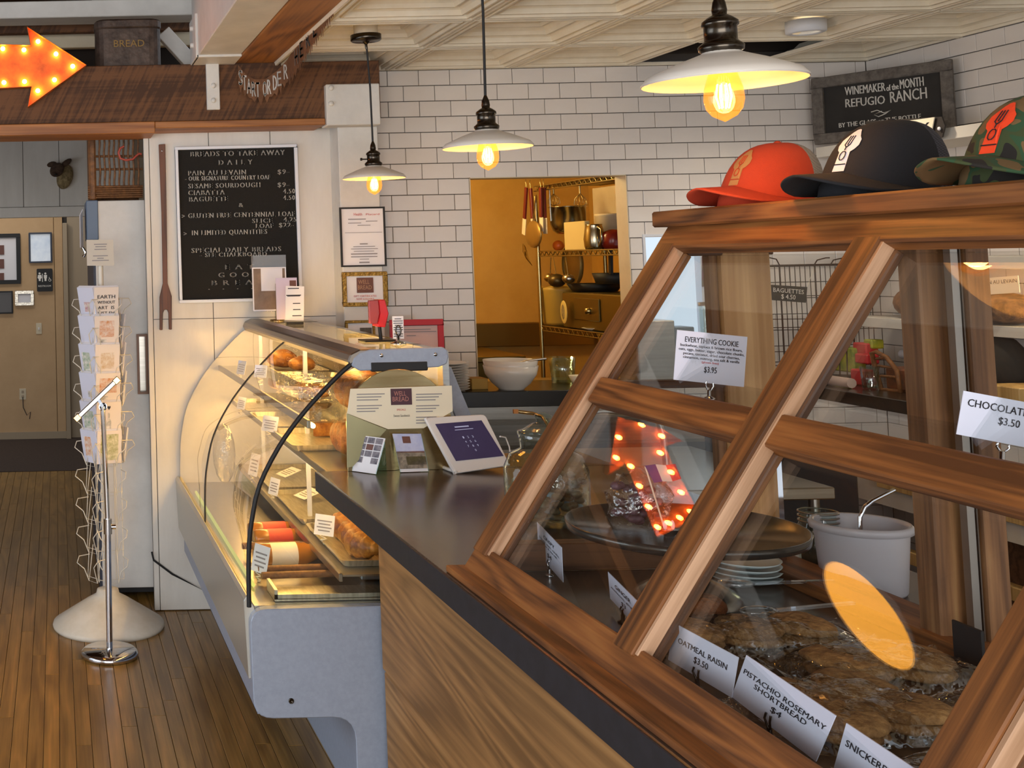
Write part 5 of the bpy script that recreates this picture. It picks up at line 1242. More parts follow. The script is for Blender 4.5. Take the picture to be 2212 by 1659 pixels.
# tub behind the case with a steel straw-like handle
tb=V((atY(1862,1190,2.33).x,2.33,ZT))
TU=thing('plastic_tub',tb,'cloudy plastic tub with a thick rim behind the display case','tub')
make('tub_wall',MB().lathe([(.0001,.001),(.068,.001),(.071,.006),(.079,.118),(.079,.126)],tb,32).lathe([(.077,.126),(.069,.006),(.0001,.004)],tb,32),M['frost'],TU)
make('rim',MB().lathe([(.079,.116),(.086,.118),(.087,.128),(.083,.133),(.077,.131),(.077,.12)],tb,32),M['frost'],TU)
sc0=V((tb.x-.005,2.33,ZT+.02)); 
make('scoop_handle',MB().tube([sc0,atY(1858,1117,2.33),atY(1868,1095,2.33),atY(1884,1082,2.33),atY(1932,1058,2.33)],.004,8),M['chrome'],None,'bent steel handle sticking out of the plastic tub','scoop')
WJ=V((atY(1772,1190,2.43).x,2.43,ZT)); JW=thing('clip_jar',WJ,'glass jar with wire rings behind the plastic tub','jar')
make('jar_glass',MB().lathe([(.0001,.001),(.036,.001),(.038,.01),(.038,.1),(.032,.115),(.032,.135)],WJ,20),M['jar'],JW)
for h_ in (.113,.122,.131): make('wire_ring',MB().tube([WJ+V((.036*math.cos(i/16*6.283),.036*math.sin(i/16*6.283),h_)) for i in range(16)],.0018,5,True),M['steelg'],JW)
make('jar_fill',MB().lathe([(.0001,.004),(.033,.004),(.034,.085),(.0001,.09)],WJ,16),mat('dark_fill','5A4630',.8,var=.8,col2='38291A',scale=40),JW)
e0=atX(1684,1090,1.455)
make('door_edge',MB().box(1.45,1.46,e0.y-.006,e0.y+.006,1.076,1.41),M['chrome'],DC)
# ================================================================== CAPS ON THE CASE
ZK=cz+.034
def cap(c,head,label,front,mesh_m,brimm,patchm,stitch,k=1.0,camo=None,sweat=None):
    c=V(c); ca,sa=math.cos(head),math.sin(head); Fd=V((ca,sa,0)); Sd=V((-sa,ca,0)); t=thing('trucker_cap',c,label,'cap','trucker caps on the display case')
    def crown(u,v):   # u around (0..1, 0 = front), v from base to top
        a=(u-.5)*2*math.pi; ph=v*math.pi/2
        rad=math.cos(ph)**.72; x=math.cos(a)*.098*rad; y=math.sin(a)*.080*rad; z=.122*math.sin(ph)**.95
        x-= .026*math.sin(ph)
        return c+Fd*(x*k)+Sd*(y*k)+ZA*(z*k)
    make('front_panel',MB().grid(lambda u,v:crown(.5+(u-.5)*.56,v),22,12),front,t)
    make('mesh_panel',MB().grid(lambda u,v:crown(.5+.28+u*.44,v),18,12),mesh_m,t)
    def brim(u,v):
        a=(u-.5)*2; s=a*.086; out=.078*math.sqrt(max(0,1-abs(a)**2.6)); base=.098*math.sqrt(max(0,1-(s/.0875)**2))-.02
        x=base+(out+.016)*v; z=.002+.034*(1-abs(a)**1.35)-.004*v
        return c+Fd*(x*k)+Sd*(s*k)+ZA*max(.0045,z*k)
    bo_=o=make('brim',MB().grid(brim,26,6),brimm,t); md=o.modifiers.new('thickness','SOLIDIFY'); md.thickness=.0035; md.offset=-1
    make('button',MB().ell(c+Fd*(-.026*k)+ZA*(.122*k),Fd*.007,Sd*.007,ZA*.004,10,6),front,t)
    # sticker on the brim
    mb=MB(); mb.grid(lambda u,v:brim(.5+(u-.5)*.34*math.sqrt(max(0,1-((v-.5)*1.8)**2)),.22+v*.6)+ZA*.0008,12,6); make('brim_sticker',mb,stitch,bo_)
    # chef-hat emblem on the front panel
    def on(x,y): # x sideways (m), y up along the front (0..1)
        u=.5+x/.09*.16; p=crown(u,y); p2=crown(u+.01,y); p3=crown(u,y+.01); n=(p2-p).cross(p3-p); n.normalize()
        if n.dot(Fd)<0: n=-n
        return p+n*.0012
    def shape(pts,m_,nm,lift=0):
        mb=MB(); cx=sum(p[0] for p in pts)/len(pts); cy=sum(p[1] for p in pts)/len(pts)
        vs=[on(cx,cy)+Fd*lift]+[on(*p)+Fd*lift for p in pts]; kk=len(pts)
        mid=[on((p[0]+cx)/2,(p[1]+cy)/2)+Fd*lift for p in pts]; vs+=mid
        fs=[]
        for i in range(kk): j=(i+1)%kk; fs+=[(1+i,1+j,1+kk+j,1+kk+i),(0,1+kk+i,1+kk+j)]
        mb.add(vs,fs); make(nm,mb,m_,t)
    hat=[(-.012,.20),(.012,.20),(.012,.38)]+[(.013+.012*math.cos(a),.48+.085*math.sin(a)) for a in (-1.1,-.4,.4,1.1)]+[(.0+.012*math.cos(a),.60+.075*math.sin(a)) for a in (.3,1.0,1.57,2.1,2.8)]+[(-.013+.012*math.cos(a),.48+.085*math.sin(a)) for a in (2.0,2.7,3.5,4.2)]+[(-.012,.38)]
    shape(hat,patchm,'emblem'); em_=[o_ for o_ in t.children if o_.name.startswith('emblem')][0]
    mb=MB(); dk_=front
    for xx in (-.006,0,.006): mb.tube([on(xx,.57)+Fd*.001,on(xx,.46)+Fd*.001],.0009,4)
    mb.tube([on(-.006,.46)+Fd*.001,on(0,.43)+Fd*.001,on(.006,.46)+Fd*.001],.0009,4); mb.tube([on(0,.43)+Fd*.001,on(0,.40)+Fd*.001],.001,4)
    mb.tube([on(.006*math.cos(i/10*6.283),.345+.045*math.sin(i/10*6.283))+Fd*.001 for i in range(10)],.0009,4,True)
    mb.tube([on(-.012,.262)+Fd*.001,on(.012,.262)+Fd*.001],.0009,4)
    make('emblem_lines',mb,camo or front,em_)
    return t
def stripes(name,c1,c2):
    m=bpy.data.materials.new(name); m.use_nodes=True; N=m.node_tree.nodes; L=m.node_tree.links; B=N['Principled BSDF']; B.inputs['Roughness'].default_value=.8
    tc=N.new('ShaderNodeTexCoord'); ck=N.new('ShaderNodeTexChecker'); ck.inputs['Scale'].default_value=420; ck.inputs[1].default_value=lin(c1); ck.inputs[2].default_value=lin(c2)
    L.new(tc.outputs['Object'],ck.inputs[0]); L.new(ck.outputs[0],B.inputs['Base Color']); return m
def camo(name,cols,scale,thr):
    m=bpy.data.materials.new(name); m.use_nodes=True; N=m.node_tree.nodes; L=m.node_tree.links; B=N['Principled BSDF']; B.inputs['Roughness'].default_value=.9
    tc=N.new('ShaderNodeTexCoord'); nz=N.new('ShaderNodeTexNoise'); nz.inputs['Scale'].default_value=scale; nz.inputs['Detail'].default_value=1.5; nz.inputs['Distortion'].default_value=.8; L.new(tc.outputs['Object'],nz.inputs[0])
    rp=N.new('ShaderNodeValToRGB'); rp.color_ramp.interpolation='CONSTANT'; e=rp.color_ramp.elements
    e[0].position=0; e[0].color=lin(cols[0]); e[1].position=thr[0]; e[1].color=lin(cols[1])
    for p_,c_ in zip(thr[1:],cols[2:]): q=e.new(p_); q.color=lin(c_)
    L.new(nz.outputs[0],rp.inputs[0]); L.new(rp.outputs[0],B.inputs['Base Color']); return m
orange=mat('orange_cotton','C44220',.9,bump=.15,bscale=400); blackc=mat('black_cotton','1A1B20',.9,bump=.15,bscale=400)
camo_m=camo('woodland_camo',('1E1A16','3A4424','2C4A2E','6E5634'),17,(.40,.47,.56)); leaf_m=camo('leaf_camo',('3A2412','8A5A28','C89A5C','D8C8A8'),30,(.45,.53,.62))
grey_mesh=stripes('grey_mesh','A89C8C','8A7E70'); black_mesh=stripes('black_mesh','24242A','4A4A54')
gold=mat('tan_emblem','C08A50',.7); white_e=mat('white_emblem','D8D8E4',.7); orange_e=mat('orange_emblem','F0451C',.7)
sil=mat('foil_sticker','9A968C',.25,.7)
cap(V((1.437,2.36,ZK)),math.radians(196),'orange trucker cap with grey mesh back at the far end of the case',orange,grey_mesh,orange,gold,sil,1.05)
cap(V((1.425,2.02,ZK)),math.radians(194),'black trucker cap with white chef hat emblem between the other caps',blackc,black_mesh,blackc,white_e,sil,1.08)
cap(V((1.43,1.70,ZK)),math.radians(192),'green camouflage cap with orange chef hat emblem at the near end',camo_m,black_mesh,camo_m,orange_e,sil,1.10,camo=blackc)
cap(V((1.52,1.655,ZK+.11)),math.radians(80),'brown leaf-patterned cap stacked behind the camouflage cap',leaf_m,leaf_m,leaf_m,gold,sil,1.05)

make('cap_block',MB().lathe([(.06,0),(.055,.11),(.0001,.112)],V((1.52,1.655,ZK)),20),lw_ if False else M['paleZ'],None,'turned wooden block holding up the leaf-patterned cap','block')
# ================================================================== BACK COUNTERS
ZK2=1.08
yb=atZ(1000,847,ZK2).y; xr=atZ(1800,841,ZK2).x
BC=thing('back_counter',(2.8,5.6,0),'black topped work counter along the tile wall under the serving opening','counter')
make('worktop',MB().box(1.62,XR-.002,yb,YW-.002,ZK2-.072,ZK2),M['black'],BC,bevel=.003)
make('sill',MB().box(OX0+.005,OX1-.005,YW-.002,YW+.12,ZK2-.03,ZK2),mat('gold_sill','8A6A2A',.3,.3),BC)
make('steel_front',MB().box(1.62,xr,yb+.06,yb+.09,.1,ZK2-.073),M['steel'],BC)
make('shelf_lip',MB().box(1.62,xr,yb-.02,yb+.06,.93,.945).box(1.62,xr,yb-.03,yb+.06,.80,.84),mat('dull_steel','7A756C',.4,.9),BC)
RCn=thing('side_counter',(3.7,4,0),'black topped counter along the right tile wall behind the display case','counter')
make('worktop',MB().box(xr,XR-.002,1.0,yb-.001,ZK2-.075,ZK2),M['black'],RCn,bevel=.003)
make('front_panel',MB().box(xr+.04,xr+.07,2.9,yb-.001,.62,ZK2-.076),M['boardw'],RCn)
make('front_panel',MB().box(xr+.04,xr+.07,1.0,2.9,.05,ZK2-.076),M['cream'],RCn)
lw=wood('light_lumber','C8A56A','A07E48','Z',12,.5,.2,.08)
for y in (3.05,3.55,4.05,4.55): make('upright',MB().box(xr+.01,xr+.05,y,y+.06,0,.75),lw,RCn,bevel=.002)
for z in (.18,.42,.70): make('cubby_rail',MB().box(xr+.005,xr+.05,2.9,5.0,z,z+.05),lw,RCn,bevel=.002)
make('cubby_back',MB().box(xr+.3,xr+.33,2.9,5.1,0,.8),M['caseX'],RCn)
make('dark_appliance',MB().box(2.6,2.95,4.4,4.8,0,1.0),M['blackm'],None,'black under-counter appliance seen through the display case','appliance',bevel=.01)
# faucet / steel arch behind the counter
fa=4.2
make('steel_faucet',MB().tube([atY(1242,895,fa),atY(1300,888,fa),atY(1390,893,fa),atY(1420,905,fa),atY(1432,940,fa),atY(1440,1010,fa),V((atY(1440,1010,fa).x,fa,.9))],.012,10),M['steel'],None,'long steel tap arching over the sink behind the case','tap')
SK=thing('prep_sink',(1.9,4.4,0),'low steel prep table with sink behind the service counter','sink')
make('table_top',MB().box(1.75,2.6,4.0,4.9,.86,.9),M['steel'],SK,bevel=.004)
make('basin',MB().box(1.9,2.4,4.15,4.75,.70,.865),M['blackm'],SK)
for x in (1.78,2.55):
    for y in (4.04,4.84): make('leg',MB().tube([V((x,y,0)),V((x,y,.86))],.018,8),M['steel'],SK)
# tongs and wires lying by the tablet
make('spray_hose',MB().tube([atY(1110,888,4.6),atY(1150,893,4.6),atY(1172,900,4.55),atY(1183,918,4.5),atY(1184,940,4.5),V((atY(1184,940,4.5).x,4.5,.9))],.007,8),M['brass'],None,'brass coloured spray arm beside the tablet','spray arm')
make('hose_tag',MB().box(atY(1108,895,4.6).x,atY(1118,895,4.6).x,4.59,4.6,atY(1110,893,4.6).z,atY(1110,884,4.6).z),mat('orange_tag','C8884A',.6),None,'small orange tag on the spray arm','tag')
# plates and bowls on the back counter
pb=atZ(985,838,ZK2); pz=ZK2
px_=atY(968,810,5.45)
for i in range(11):
    make('dinner_plate',MB().lathe([(.0001,0),(.065,0),(.105,.011),(.11,.0135),(.105,.0125),(.063,.004),(.0001,.004)],V((px_.x-.01,5.47,pz+.0005+.0118*i)),30),M['plate'],None,'white plate in the tall stack left of the bowls','plate','stack of white dinner plates')
bo=atY(1106,830,5.47)
def bowl(z,k,lab): return make('serving_bowl',MB().lathe([(.0001,0),(.055,0),(.058,.006),(.085,.03),(.112,.07),(.121,.11),(.118,.11),(.108,.072),(.08,.034),(.0001,.012)],V((bo.x,5.48,z)),36),M['plate'],None,lab,'bowl','nested white serving bowls')
bowl(ZK2,1,'lower white serving bowl of the nested pair'); bowl(ZK2+.026,1,'upper white serving bowl of the nested pair, with a spoon')
make('serving_spoon',MB().tube([V((bo.x+.02,5.45,ZK2+.12)),V((bo.x+.08,5.42,ZK2+.138)),V((bo.x+.135,5.40,ZK2+.145))],.006,8).ell(V((bo.x+.01,5.45,ZK2+.116)),XA*.03,YA*.02,ZA*.008,12,6),M['steel'],None,'steel serving spoon resting in the upper bowl','spoon')
make('kraft_box',MB().box(px_.x+.125,px_.x+.20,5.5,5.6,ZK2,ZK2+.05),mat('kraft_card','B08A3E',.7),None,'low tan box between plates and bowls','box',bevel=.002)
# items in front of the glowing pane
def pxbox(name,x0,x1,y0,y1,Y,d,m_,label,cat,bv=.004):
    a=atY(x0,y1,Y); b=atY(x1,y0,Y); return make(name,MB().box(a.x,b.x,Y,Y+d,max(ZK2,a.z),b.z),m_,None,label,cat,bevel=bv)
pxbox('steel_bin',1383,1457,692,826,5.5,.2,M['steel'],'polished steel bin reflecting tiles, in front of the bright pane','bin')
pxbox('napkin_box',1456,1500,706,826,5.62,.12,mat('grey_metal','7A8288',.4,.6),'grey metal box half hidden behind the everything cookie card','box')
make('white_tray',MB().box(2.62,2.98,5.42,5.49,ZK2,ZK2+.02),M['paper'],None,'white tray lying on the back counter','tray',bevel=.002)
gr=atY(1524,660,5.6); GR=thing('coffee_hopper',V((gr.x,5.6,ZK2)),'slim glass dispenser standing beside the bright pane','dispenser')
make('body',MB().lathe([(.03,0),(.03,.06),(.012,.1),(.012,.14),(.026,.22),(.03,.30),(.03,.36)],V((gr.x,5.6,ZK2)),16),M['jar'],GR); make('lid',MB().lathe([(.034,.36),(.034,.378),(.0001,.38)],V((gr.x,5.6,ZK2)),16),M['steelg'],GR); make('base',MB().lathe([(.045,0),(.045,.02),(.0001,.022)],V((gr.x,5.6,ZK2)),16),M['blackm'],GR)
cl=[(1518,552),(1518,620),(1549,608),(1548,598),(1530,575)]
TW=make('hanging_cloth',MB().prism([atY(x,y,YW-.014) for x,y in cl],YA,.012),mat('plum_cloth','8A3A50',.9,var=.8,col2='6A6A4A',scale=14),None,'plum and olive cloth hanging by the bright pane','cloth',bevel=.003)
# wire baguette basket with chalk tag
YB=5.66
WBk=thing('wire_basket',atY(1750,790,YB),'tall rusty wire basket on the tile wall seen through the case','basket')
rus=mat('rusty_wire','3E2E24',.6,.4)
x0,x1=1651,1880
for i in range(22):
    x=x0+(x1-x0)*i/21; thick=.004 if i%7==3 else .002
    make('wire',MB().tube([atY(x,575,YB),atY(x+12,790,YB)],thick,5),rus,WBk)
for y in (575,640,690,708,760,790): make('cross_wire',MB().tube([atY(x0+(y-575)*.056,y,YB),atY(x1+(y-575)*.056,y-3,YB)],.0035 if y==575 else .002,5),rus,WBk)
for (u,v) in ((1651,1685),(1757,1792),(1792,1830)): make('scroll',MB().tube([atY(u,560 if u<1700 else 575,YB),atY(u+8,556 if u<1700 else 562,YB),atY(v-8,560 if u<1700 else 557,YB),atY(v,575 if u<1700 else 557,YB)],.003,5),rus,WBk)
for y in (.0,): make('basket_back',MB().tube([atY(1651,575,YB),V((atY(1651,575,YB).x,YW-.01,atY(1651,575,YB).z)),V((atY(1880,575,YB).x,YW-.01,atY(1880,570,YB).z)),atY(1880,570,YB)],.003,5),rus,WBk)
a=[atY(x,y,YB-.02) for x,y in ((1664,648),(1741,654),(1744,620),(1665,615))]
CT=make('chalk_tag',MB().prism(a,YA,.006),M['slate'],None,'small chalk tag reading BAGUETTES 4.50 on the wire basket','sign')
mb=MB(); rr=a[1]-a[0]; uu=a[3]-a[0]; text(mb,'BAGUETTES',a[0]+rr*.07+uu*.55,rr,uu,rr.length*.86,uu.length*.28,.001); text(mb,'$ 4.50',a[0]+rr*.3+uu*.15,rr,uu,rr.length*.4,uu.length*.3,.001); make('lettering',mb,M['chalk'],CT)
make('hanging_string',MB().tube([a[3],atY(1655,595,YB-.01)],.001,4).tube([a[2],atY(1758,578,YB-.01)],.001,4),M['papercream'],CT)
# ================================================================== RIGHT WALL SHELVES
shw=mat('shelf_white','D2CCC0',.5)
xs_=3.74
def shelf(px,py,label,t=.045,y0=1.4,y1=5.6,z=None):
    z=atX(px,py,xs_).z if z is None else z
    s=thing('wall_shelf',(3.9,3.5,z-t),label,'shelf')
    make('board',MB().box(xs_,XR-.002,y0,y1,z-t,z),shw,s,bevel=.002)
    for y in (y0+.4,(y0+y1)/2,y1-.35): make('bracket',MB().prism([V((XR-.004,y,z-t)),V((xs_+.06,y,z-t)),V((XR-.004,y,z-t-.2))],YA,.03),shw,s)
    return z
zA=shelf(1900,687,'lower white shelf on the right wall holding loaves')
zB=shelf(1900,556,'middle white shelf on the right wall just below eye level',.05)
zC=shelf(2000,283,'upper white shelf on the right wall below the chalkboard',.05,y1=5.75)
point('shelf_strip_glow',(3.80,4.3,zB-.08),4,(1,.8,.5),.03)
loaf((3.86,atX(1985,640,3.86).y,zA),.09,.12,.14,M['wicker'],'small woven basket at the left of the lower right shelf','basket','wicker_basket',fl=.5)
L1=loaf((3.82,atX(2170,650,3.82).y,zA),.11,.15,.115,M['loaf'],'big floured country loaf on the lower right shelf')
loaf((3.92,atX(2110,650,3.92).y,zA),.1,.12,.10,M['loaf'],'darker loaf behind the sign on the lower right shelf')
sg=[atX(x,y,3.70) for x,y in ((2122,637),(2204,632),(2200,595),(2118,602))]
SGN=make('shelf_sign',MB().prism(sg,V((-1,0,0)),.002),M['papercream'],None,'cream PAIN AU LEVAIN sign before the country loaf','sign')
mb=MB(); rr=sg[1]-sg[0]; uu=sg[3]-sg[0]; text(mb,'PAIN AU LEVAIN',sg[0]+rr*.04+uu*.62,rr,uu,rr.length*.92,uu.length*.22,.003); make('lettering',mb,M['ink'],SGN)
# things on the side counter
def sc(px,py): return atZ(px,py,ZK2)
yl=mat('yellow_pack','C8B82A',.5,var=.8,col2='6E8A2A',scale=12); rd=mat('red_pack','C0242A',.5)
p=sc(1850,845)
def pack(x0,x1,y0,y1,X,m_,label,d=.06):
    a=atX(x0,y1,X); b=atX(x1,y0,X); z0=max(ZK2,a.z); return make('snack_packet',MB().box(X,X+d,min(a.y,b.y),max(a.y,b.y),z0,b.z),m_,None,label,'packet','bright snack packets on the side counter',bevel=.006)
pack(1800,1842,752,800,3.7,yl,'yellow-green packet in a wire stand on the side counter'); pack(1842,1870,742,765,3.72,rd,'upper red packet above the glass cup'); pack(1865,1882,734,752,3.74,yl,'small yellow packet at the top of the snack stand'); pack(1846,1872,766,784,3.68,rd,'lower red packet beside the yellow-green one'); pack(1838,1866,800,840,3.62,rd,'red box standing low behind the glass cup')
ws=thing('wire_snack_stand',atX(1815,810,3.66),'dark wire stand holding the snack packets','stand')
for x in (1790,1812,1828): make('wire',MB().tube([atX(x,715,3.66),atX(x+3,820,3.66)],.003,5),rus,ws)
make('base',MB().box(3.62,3.74,atX(1850,815,3.66).y,atX(1780,815,3.66).y,ZK2,ZK2+.02),M['blackm'],ws)
gp=atX(1880,830,3.56); GL=make('glass_cup',MB().lathe([(.026,0),(.030,.005),(.038,.10),(.036,.10),(.028,.008),(.0001,.006)],V((3.56,gp.y,ZK2)),18),M['jar'],None,'small clear glass cup on the side counter','cup')
wk=thing('wicker_cradle',atX(1925,840,3.6),'curved wicker frame with cross sticks leaning on the side counter','basket')
q=[(1883,762),(1893,805),(1905,842),(1945,845),(1937,800),(1915,772),(1893,760)]
make('hoop',MB().tube([atX(x,y,3.6) for x,y in q],.010,8,True),M['wicker'],wk)
for (u,v,u2,v2) in ((1893,775,1915,772),(1897,790,1930,795),(1903,812,1938,815)): make('stick',MB().tube([atX(u,v,3.6),atX(u2,v2,3.6)],.006,6),M['wicker'],wk)
rl=mat('rolled_cloth','B8A298',.9)
make('rolled_towel',MB().tube([atX(1745,815,3.5),atX(1800,822,3.5),atX(1840,828,3.5)],.022,10),rl,None,'rolled pale towel lying on the side counter','towel')
make('copper_tray',MB().box(3.62,3.95,atX(2000,800,3.7).y-.25,atX(1950,800,3.7).y,ZK2,ZK2+.10),mat('copper_box','A8623C',.4,.4,var=.9,col2='6A4A38',scale=14),None,'coppery basket of goods behind the rear post','basket',bevel=.01)
make('paper_roll',MB().tube([atX(1950,765,3.9),atX(2003,770,3.9)],.022,10),M['paper'],None,'white paper roll behind the wicker frame','paper roll')
make('dark_bag',MB().ell(atX(2160,790,3.8),XA*.08,YA*.12,ZA*.13,14,10),mat('dark_canvas','3A3630',.9),None,'dark canvas bag at the right of the side counter','bag')
make('wood_crate',MB().box(3.55,3.85,atX(2200,830,3.55).y,atX(2120,830,3.55).y,ZK2,ZK2+.09),lw,None,'low orange wooden crate at the right of the side counter','crate',bevel=.003)
# ================================================================== CHALKBOARD, SIGN ON UPPER SHELF, CEILING LIGHT
# board leans across the corner
A=atY(1762,310,5.78); Bp=atX(2068,292,XR-.035); Tp=atY(1764,170,5.78)
r=(V((Bp.x,Bp.y,0))-V((A.x,A.y,0))); w_=r.length; r.normalize(); f=r.cross(ZA)
bl=V((A.x,A.y,0)); BL=atP(1763,312,bl,f); TL=atP(1764,170,bl,f); BR=atP(2069,285,bl,f); TRr=atP(2068,125,bl,f)
up_=(TL-BL); hh=(TL.z-BL.z+TRr.z-BR.z)/2; rr=V((r.x,r.y,(BR.z-BL.z)/w_*.3)).normalized()
zb_=(BL.z+BR.z)/2
CBd=thing('framed_chalkboard',V((A.x,A.y,zb_)),'framed chalkboard reading WINEMAKER of the MONTH across the corner','chalkboard')
o=(V((BL.x,BL.y,zb_))+V((BR.x,BR.y,zb_)))/2
hh=.33 if hh<.2 else hh
make('slate',MB().slab(o,r,ZA,w_-.01,hh-.01,.008),M['slate'],CBd)
make('frame',MB().frame(o-f*.002,r,ZA,w_,hh,.05,.018),M['galv'],CBd,bevel=.003)
def bq(px,py): return atP(px,py,o+f*.001,f)
def btext(mb,s,p0,p1,hp):
    a=bq(*p0); b=bq(*p1); c=bq(p0[0],p0[1]-hp); rr=(b-a); uu=(c-a); nrm=rr.cross(uu).normalized(); text(mb,s,a,rr,uu-rr*(uu.dot(rr)/rr.dot(rr)),rr.length,uu.length,.0015,.0008)
for s_,p0,p1,hp in (('WINEMAKER',(1826,206),(1913,196),18),('of the',(1916,197),(1942,192),13),('MONTH',(1945,192),(1996,185),20),('REFUGIO',(1827,232),(1912,224),18),('RANCH',(1924,222),(2003,212),24),('BY THE GLASS or THE BOTTLE',(1813,276),(1990,256),10)):
    mb=MB(); btext(mb,s_,p0,p1,hp); make('chalk_lettering',mb,M['chalk'],CBd)
mb=MB(); mb.tube([bq(x,y)+f*.001 for x,y in ((1882,242),(1895,238),(1910,244),(1924,238),(1912,246),(1898,252),(1888,248),(1905,240))],.0022,4); make('chalk_flourish',mb,M['chalk'],CBd)
# DAILY tag hanging from the shelf
dq=[atX(x,y,3.70) for x,y in ((1880,310),(2012,296),(2020,253),(1885,272))]
DS=make('daily_sign',MB().prism(dq,V((-1,0,0)),.004),M['papercream'],None,'white sign ending in DAILY on a dark rounded plaque behind the black cap','sign')
mb=MB(); rr=dq[1]-dq[0]; uu=dq[3]-dq[0]; text(mb,'DAILY',dq[0]+rr*.25+uu*.2,rr,uu,rr.length*.7,uu.length*.62,.005,.001); make('lettering',mb,M['ink'],DS)
make('plaque',MB().prism([atX(x,y,3.706) for x,y in ((1870,318),(2018,303),(2035,296),(2041,272),(2034,252),(1870,262))],V((1,0,0)),.006),mat('dark_plaque','2E2722',.6),DS)
make('grommet',MB().lathe([(.008,0),(.008,.003),(.0001,.003)],atX(2029,278,3.699),10,V((-1,0,0))),M['paper'],DS)
cl_=atZ(1740,50,ZC+.04); CLt=thing('ceiling_light',V((cl_.x,cl_.y,ZC-.005)),'round white recessed light in the pressed ceiling','light')
make('ring',MB().lathe([(.052,0),(.062,-.006),(.078,.0),(.08,.05),(.052,.05)],V((cl_.x,cl_.y,ZC+.0)),28),M['whitetrim'],CLt)
make('lens',MB().lathe([(.0001,.012),(.05,.012)],V((cl_.x,cl_.y,ZC)),24),emis('downlight_lens','FFE8C4',3),CLt)
l=bpy.data.lights.new('downlight_glow','SPOT'); l.energy=30; l.color=(1,.86,.68); l.spot_size=2.4; l.spot_blend=.8; l.shadow_soft_size=.05
lo=bpy.data.objects.new('downlight_glow',l); COL.objects.link(lo); lo.location=(cl_.x,cl_.y,ZC-.012)
# ================================================================== KITCHEN SEEN THROUGH THE OPENING
XK=2.90; kx=lambda x,y:atX(x,y,XK)
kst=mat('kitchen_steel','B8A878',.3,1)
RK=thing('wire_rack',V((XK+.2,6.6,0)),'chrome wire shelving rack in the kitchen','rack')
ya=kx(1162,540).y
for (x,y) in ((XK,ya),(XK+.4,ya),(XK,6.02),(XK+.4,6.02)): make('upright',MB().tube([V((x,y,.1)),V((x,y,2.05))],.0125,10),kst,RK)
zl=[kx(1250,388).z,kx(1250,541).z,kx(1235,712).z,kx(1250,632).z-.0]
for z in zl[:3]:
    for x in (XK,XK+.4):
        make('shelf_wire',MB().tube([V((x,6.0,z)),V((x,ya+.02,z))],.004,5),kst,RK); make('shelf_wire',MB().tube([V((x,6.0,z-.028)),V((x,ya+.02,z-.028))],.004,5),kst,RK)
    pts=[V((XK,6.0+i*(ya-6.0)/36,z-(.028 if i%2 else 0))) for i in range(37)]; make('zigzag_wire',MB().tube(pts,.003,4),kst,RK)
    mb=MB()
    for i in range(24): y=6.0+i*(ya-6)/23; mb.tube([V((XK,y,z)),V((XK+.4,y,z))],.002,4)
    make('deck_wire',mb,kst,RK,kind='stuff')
zt0,zt1,zt2=zl[:3]
# sink bench on the far wall
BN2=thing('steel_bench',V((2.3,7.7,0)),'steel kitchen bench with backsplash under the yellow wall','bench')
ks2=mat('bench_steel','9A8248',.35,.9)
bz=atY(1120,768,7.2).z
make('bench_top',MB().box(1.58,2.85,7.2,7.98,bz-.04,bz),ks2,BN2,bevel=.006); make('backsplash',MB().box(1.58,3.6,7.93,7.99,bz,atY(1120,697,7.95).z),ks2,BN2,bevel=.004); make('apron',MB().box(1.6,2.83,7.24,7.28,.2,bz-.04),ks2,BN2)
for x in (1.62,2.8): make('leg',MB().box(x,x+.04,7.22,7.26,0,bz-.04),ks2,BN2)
# hanging utensils
def utensil(x0,y0,x1,y1,X,blade,hm,label,name='spatula',hl=.5):
    a=atX(x0,y0,X); b=atX(x1,y1,X); m=a.lerp(b,hl); t=thing(name,a,label,'utensil','utensils hanging from the kitchen rack')
    make('handle',MB().bar(a,m,YA,.028,.014),hm,t,bevel=.003); make('blade',MB().bar(m,b,YA,blade,.004),M['papercream'] if name=='spatula' else kst,t,bevel=.001)
    make('hook',MB().tube([a,a+V((0,0,.02)),a+V((0,.01,.035)),a+V((0,.0,.05))],.002,5),kst,t)
utensil(1137,405,1131,507,XK-.03,.05,M['darkred'],'spatula with long oxblood handle, leftmost on the kitchen rack',hl=.66)
utensil(1146,407,1152,500,XK-.02,.045,M['darkred'],'spatula with oxblood handle, second from the left on the rack',hl=.7)
utensil(1168,405,1170,500,XK-.03,.05,M['darkred'],'spatula with oxblood handle beside the strainer',hl=.68)
utensil(1175,405,1178,505,XK-.01,.055,M['darkred'],'spatula with oxblood handle and grey blade nearest the pot',hl=.66)
def strainer(cx,cy,rx,ry,X,label,hx,hy):
    c=atX(cx,cy,X); r1=abs(atX(cx+rx,cy,X).y-c.y)*1.0; h1=abs(atX(cx,cy-ry,X).z-c.z); t=thing('strainer',c,label,'strainer','utensils hanging from the kitchen rack')
    make('bowl',MB().ell(c,XA*.02,V((0,min(r1,.12),0)),ZA*h1,16,8),mat('wire_mesh_gold','A8884A',.4,.7),t); make('handle',MB().tube([c+ZA*h1,atX(hx,hy,X)],.004,6),kst,t)
strainer(1153,506,17,30,XK-.05,'oval wire strainer hanging at the left of the kitchen rack',1158,420)
make('ladle_spoon',MB().prism([atX(x,y,XK-.04) for x,y in ((1130,526),(1135,532),(1143,560),(1150,574),(1138,560),(1130,545))],YA,.006),kst,None,'dark narrow spoon hanging lowest at the rack corner','utensil')
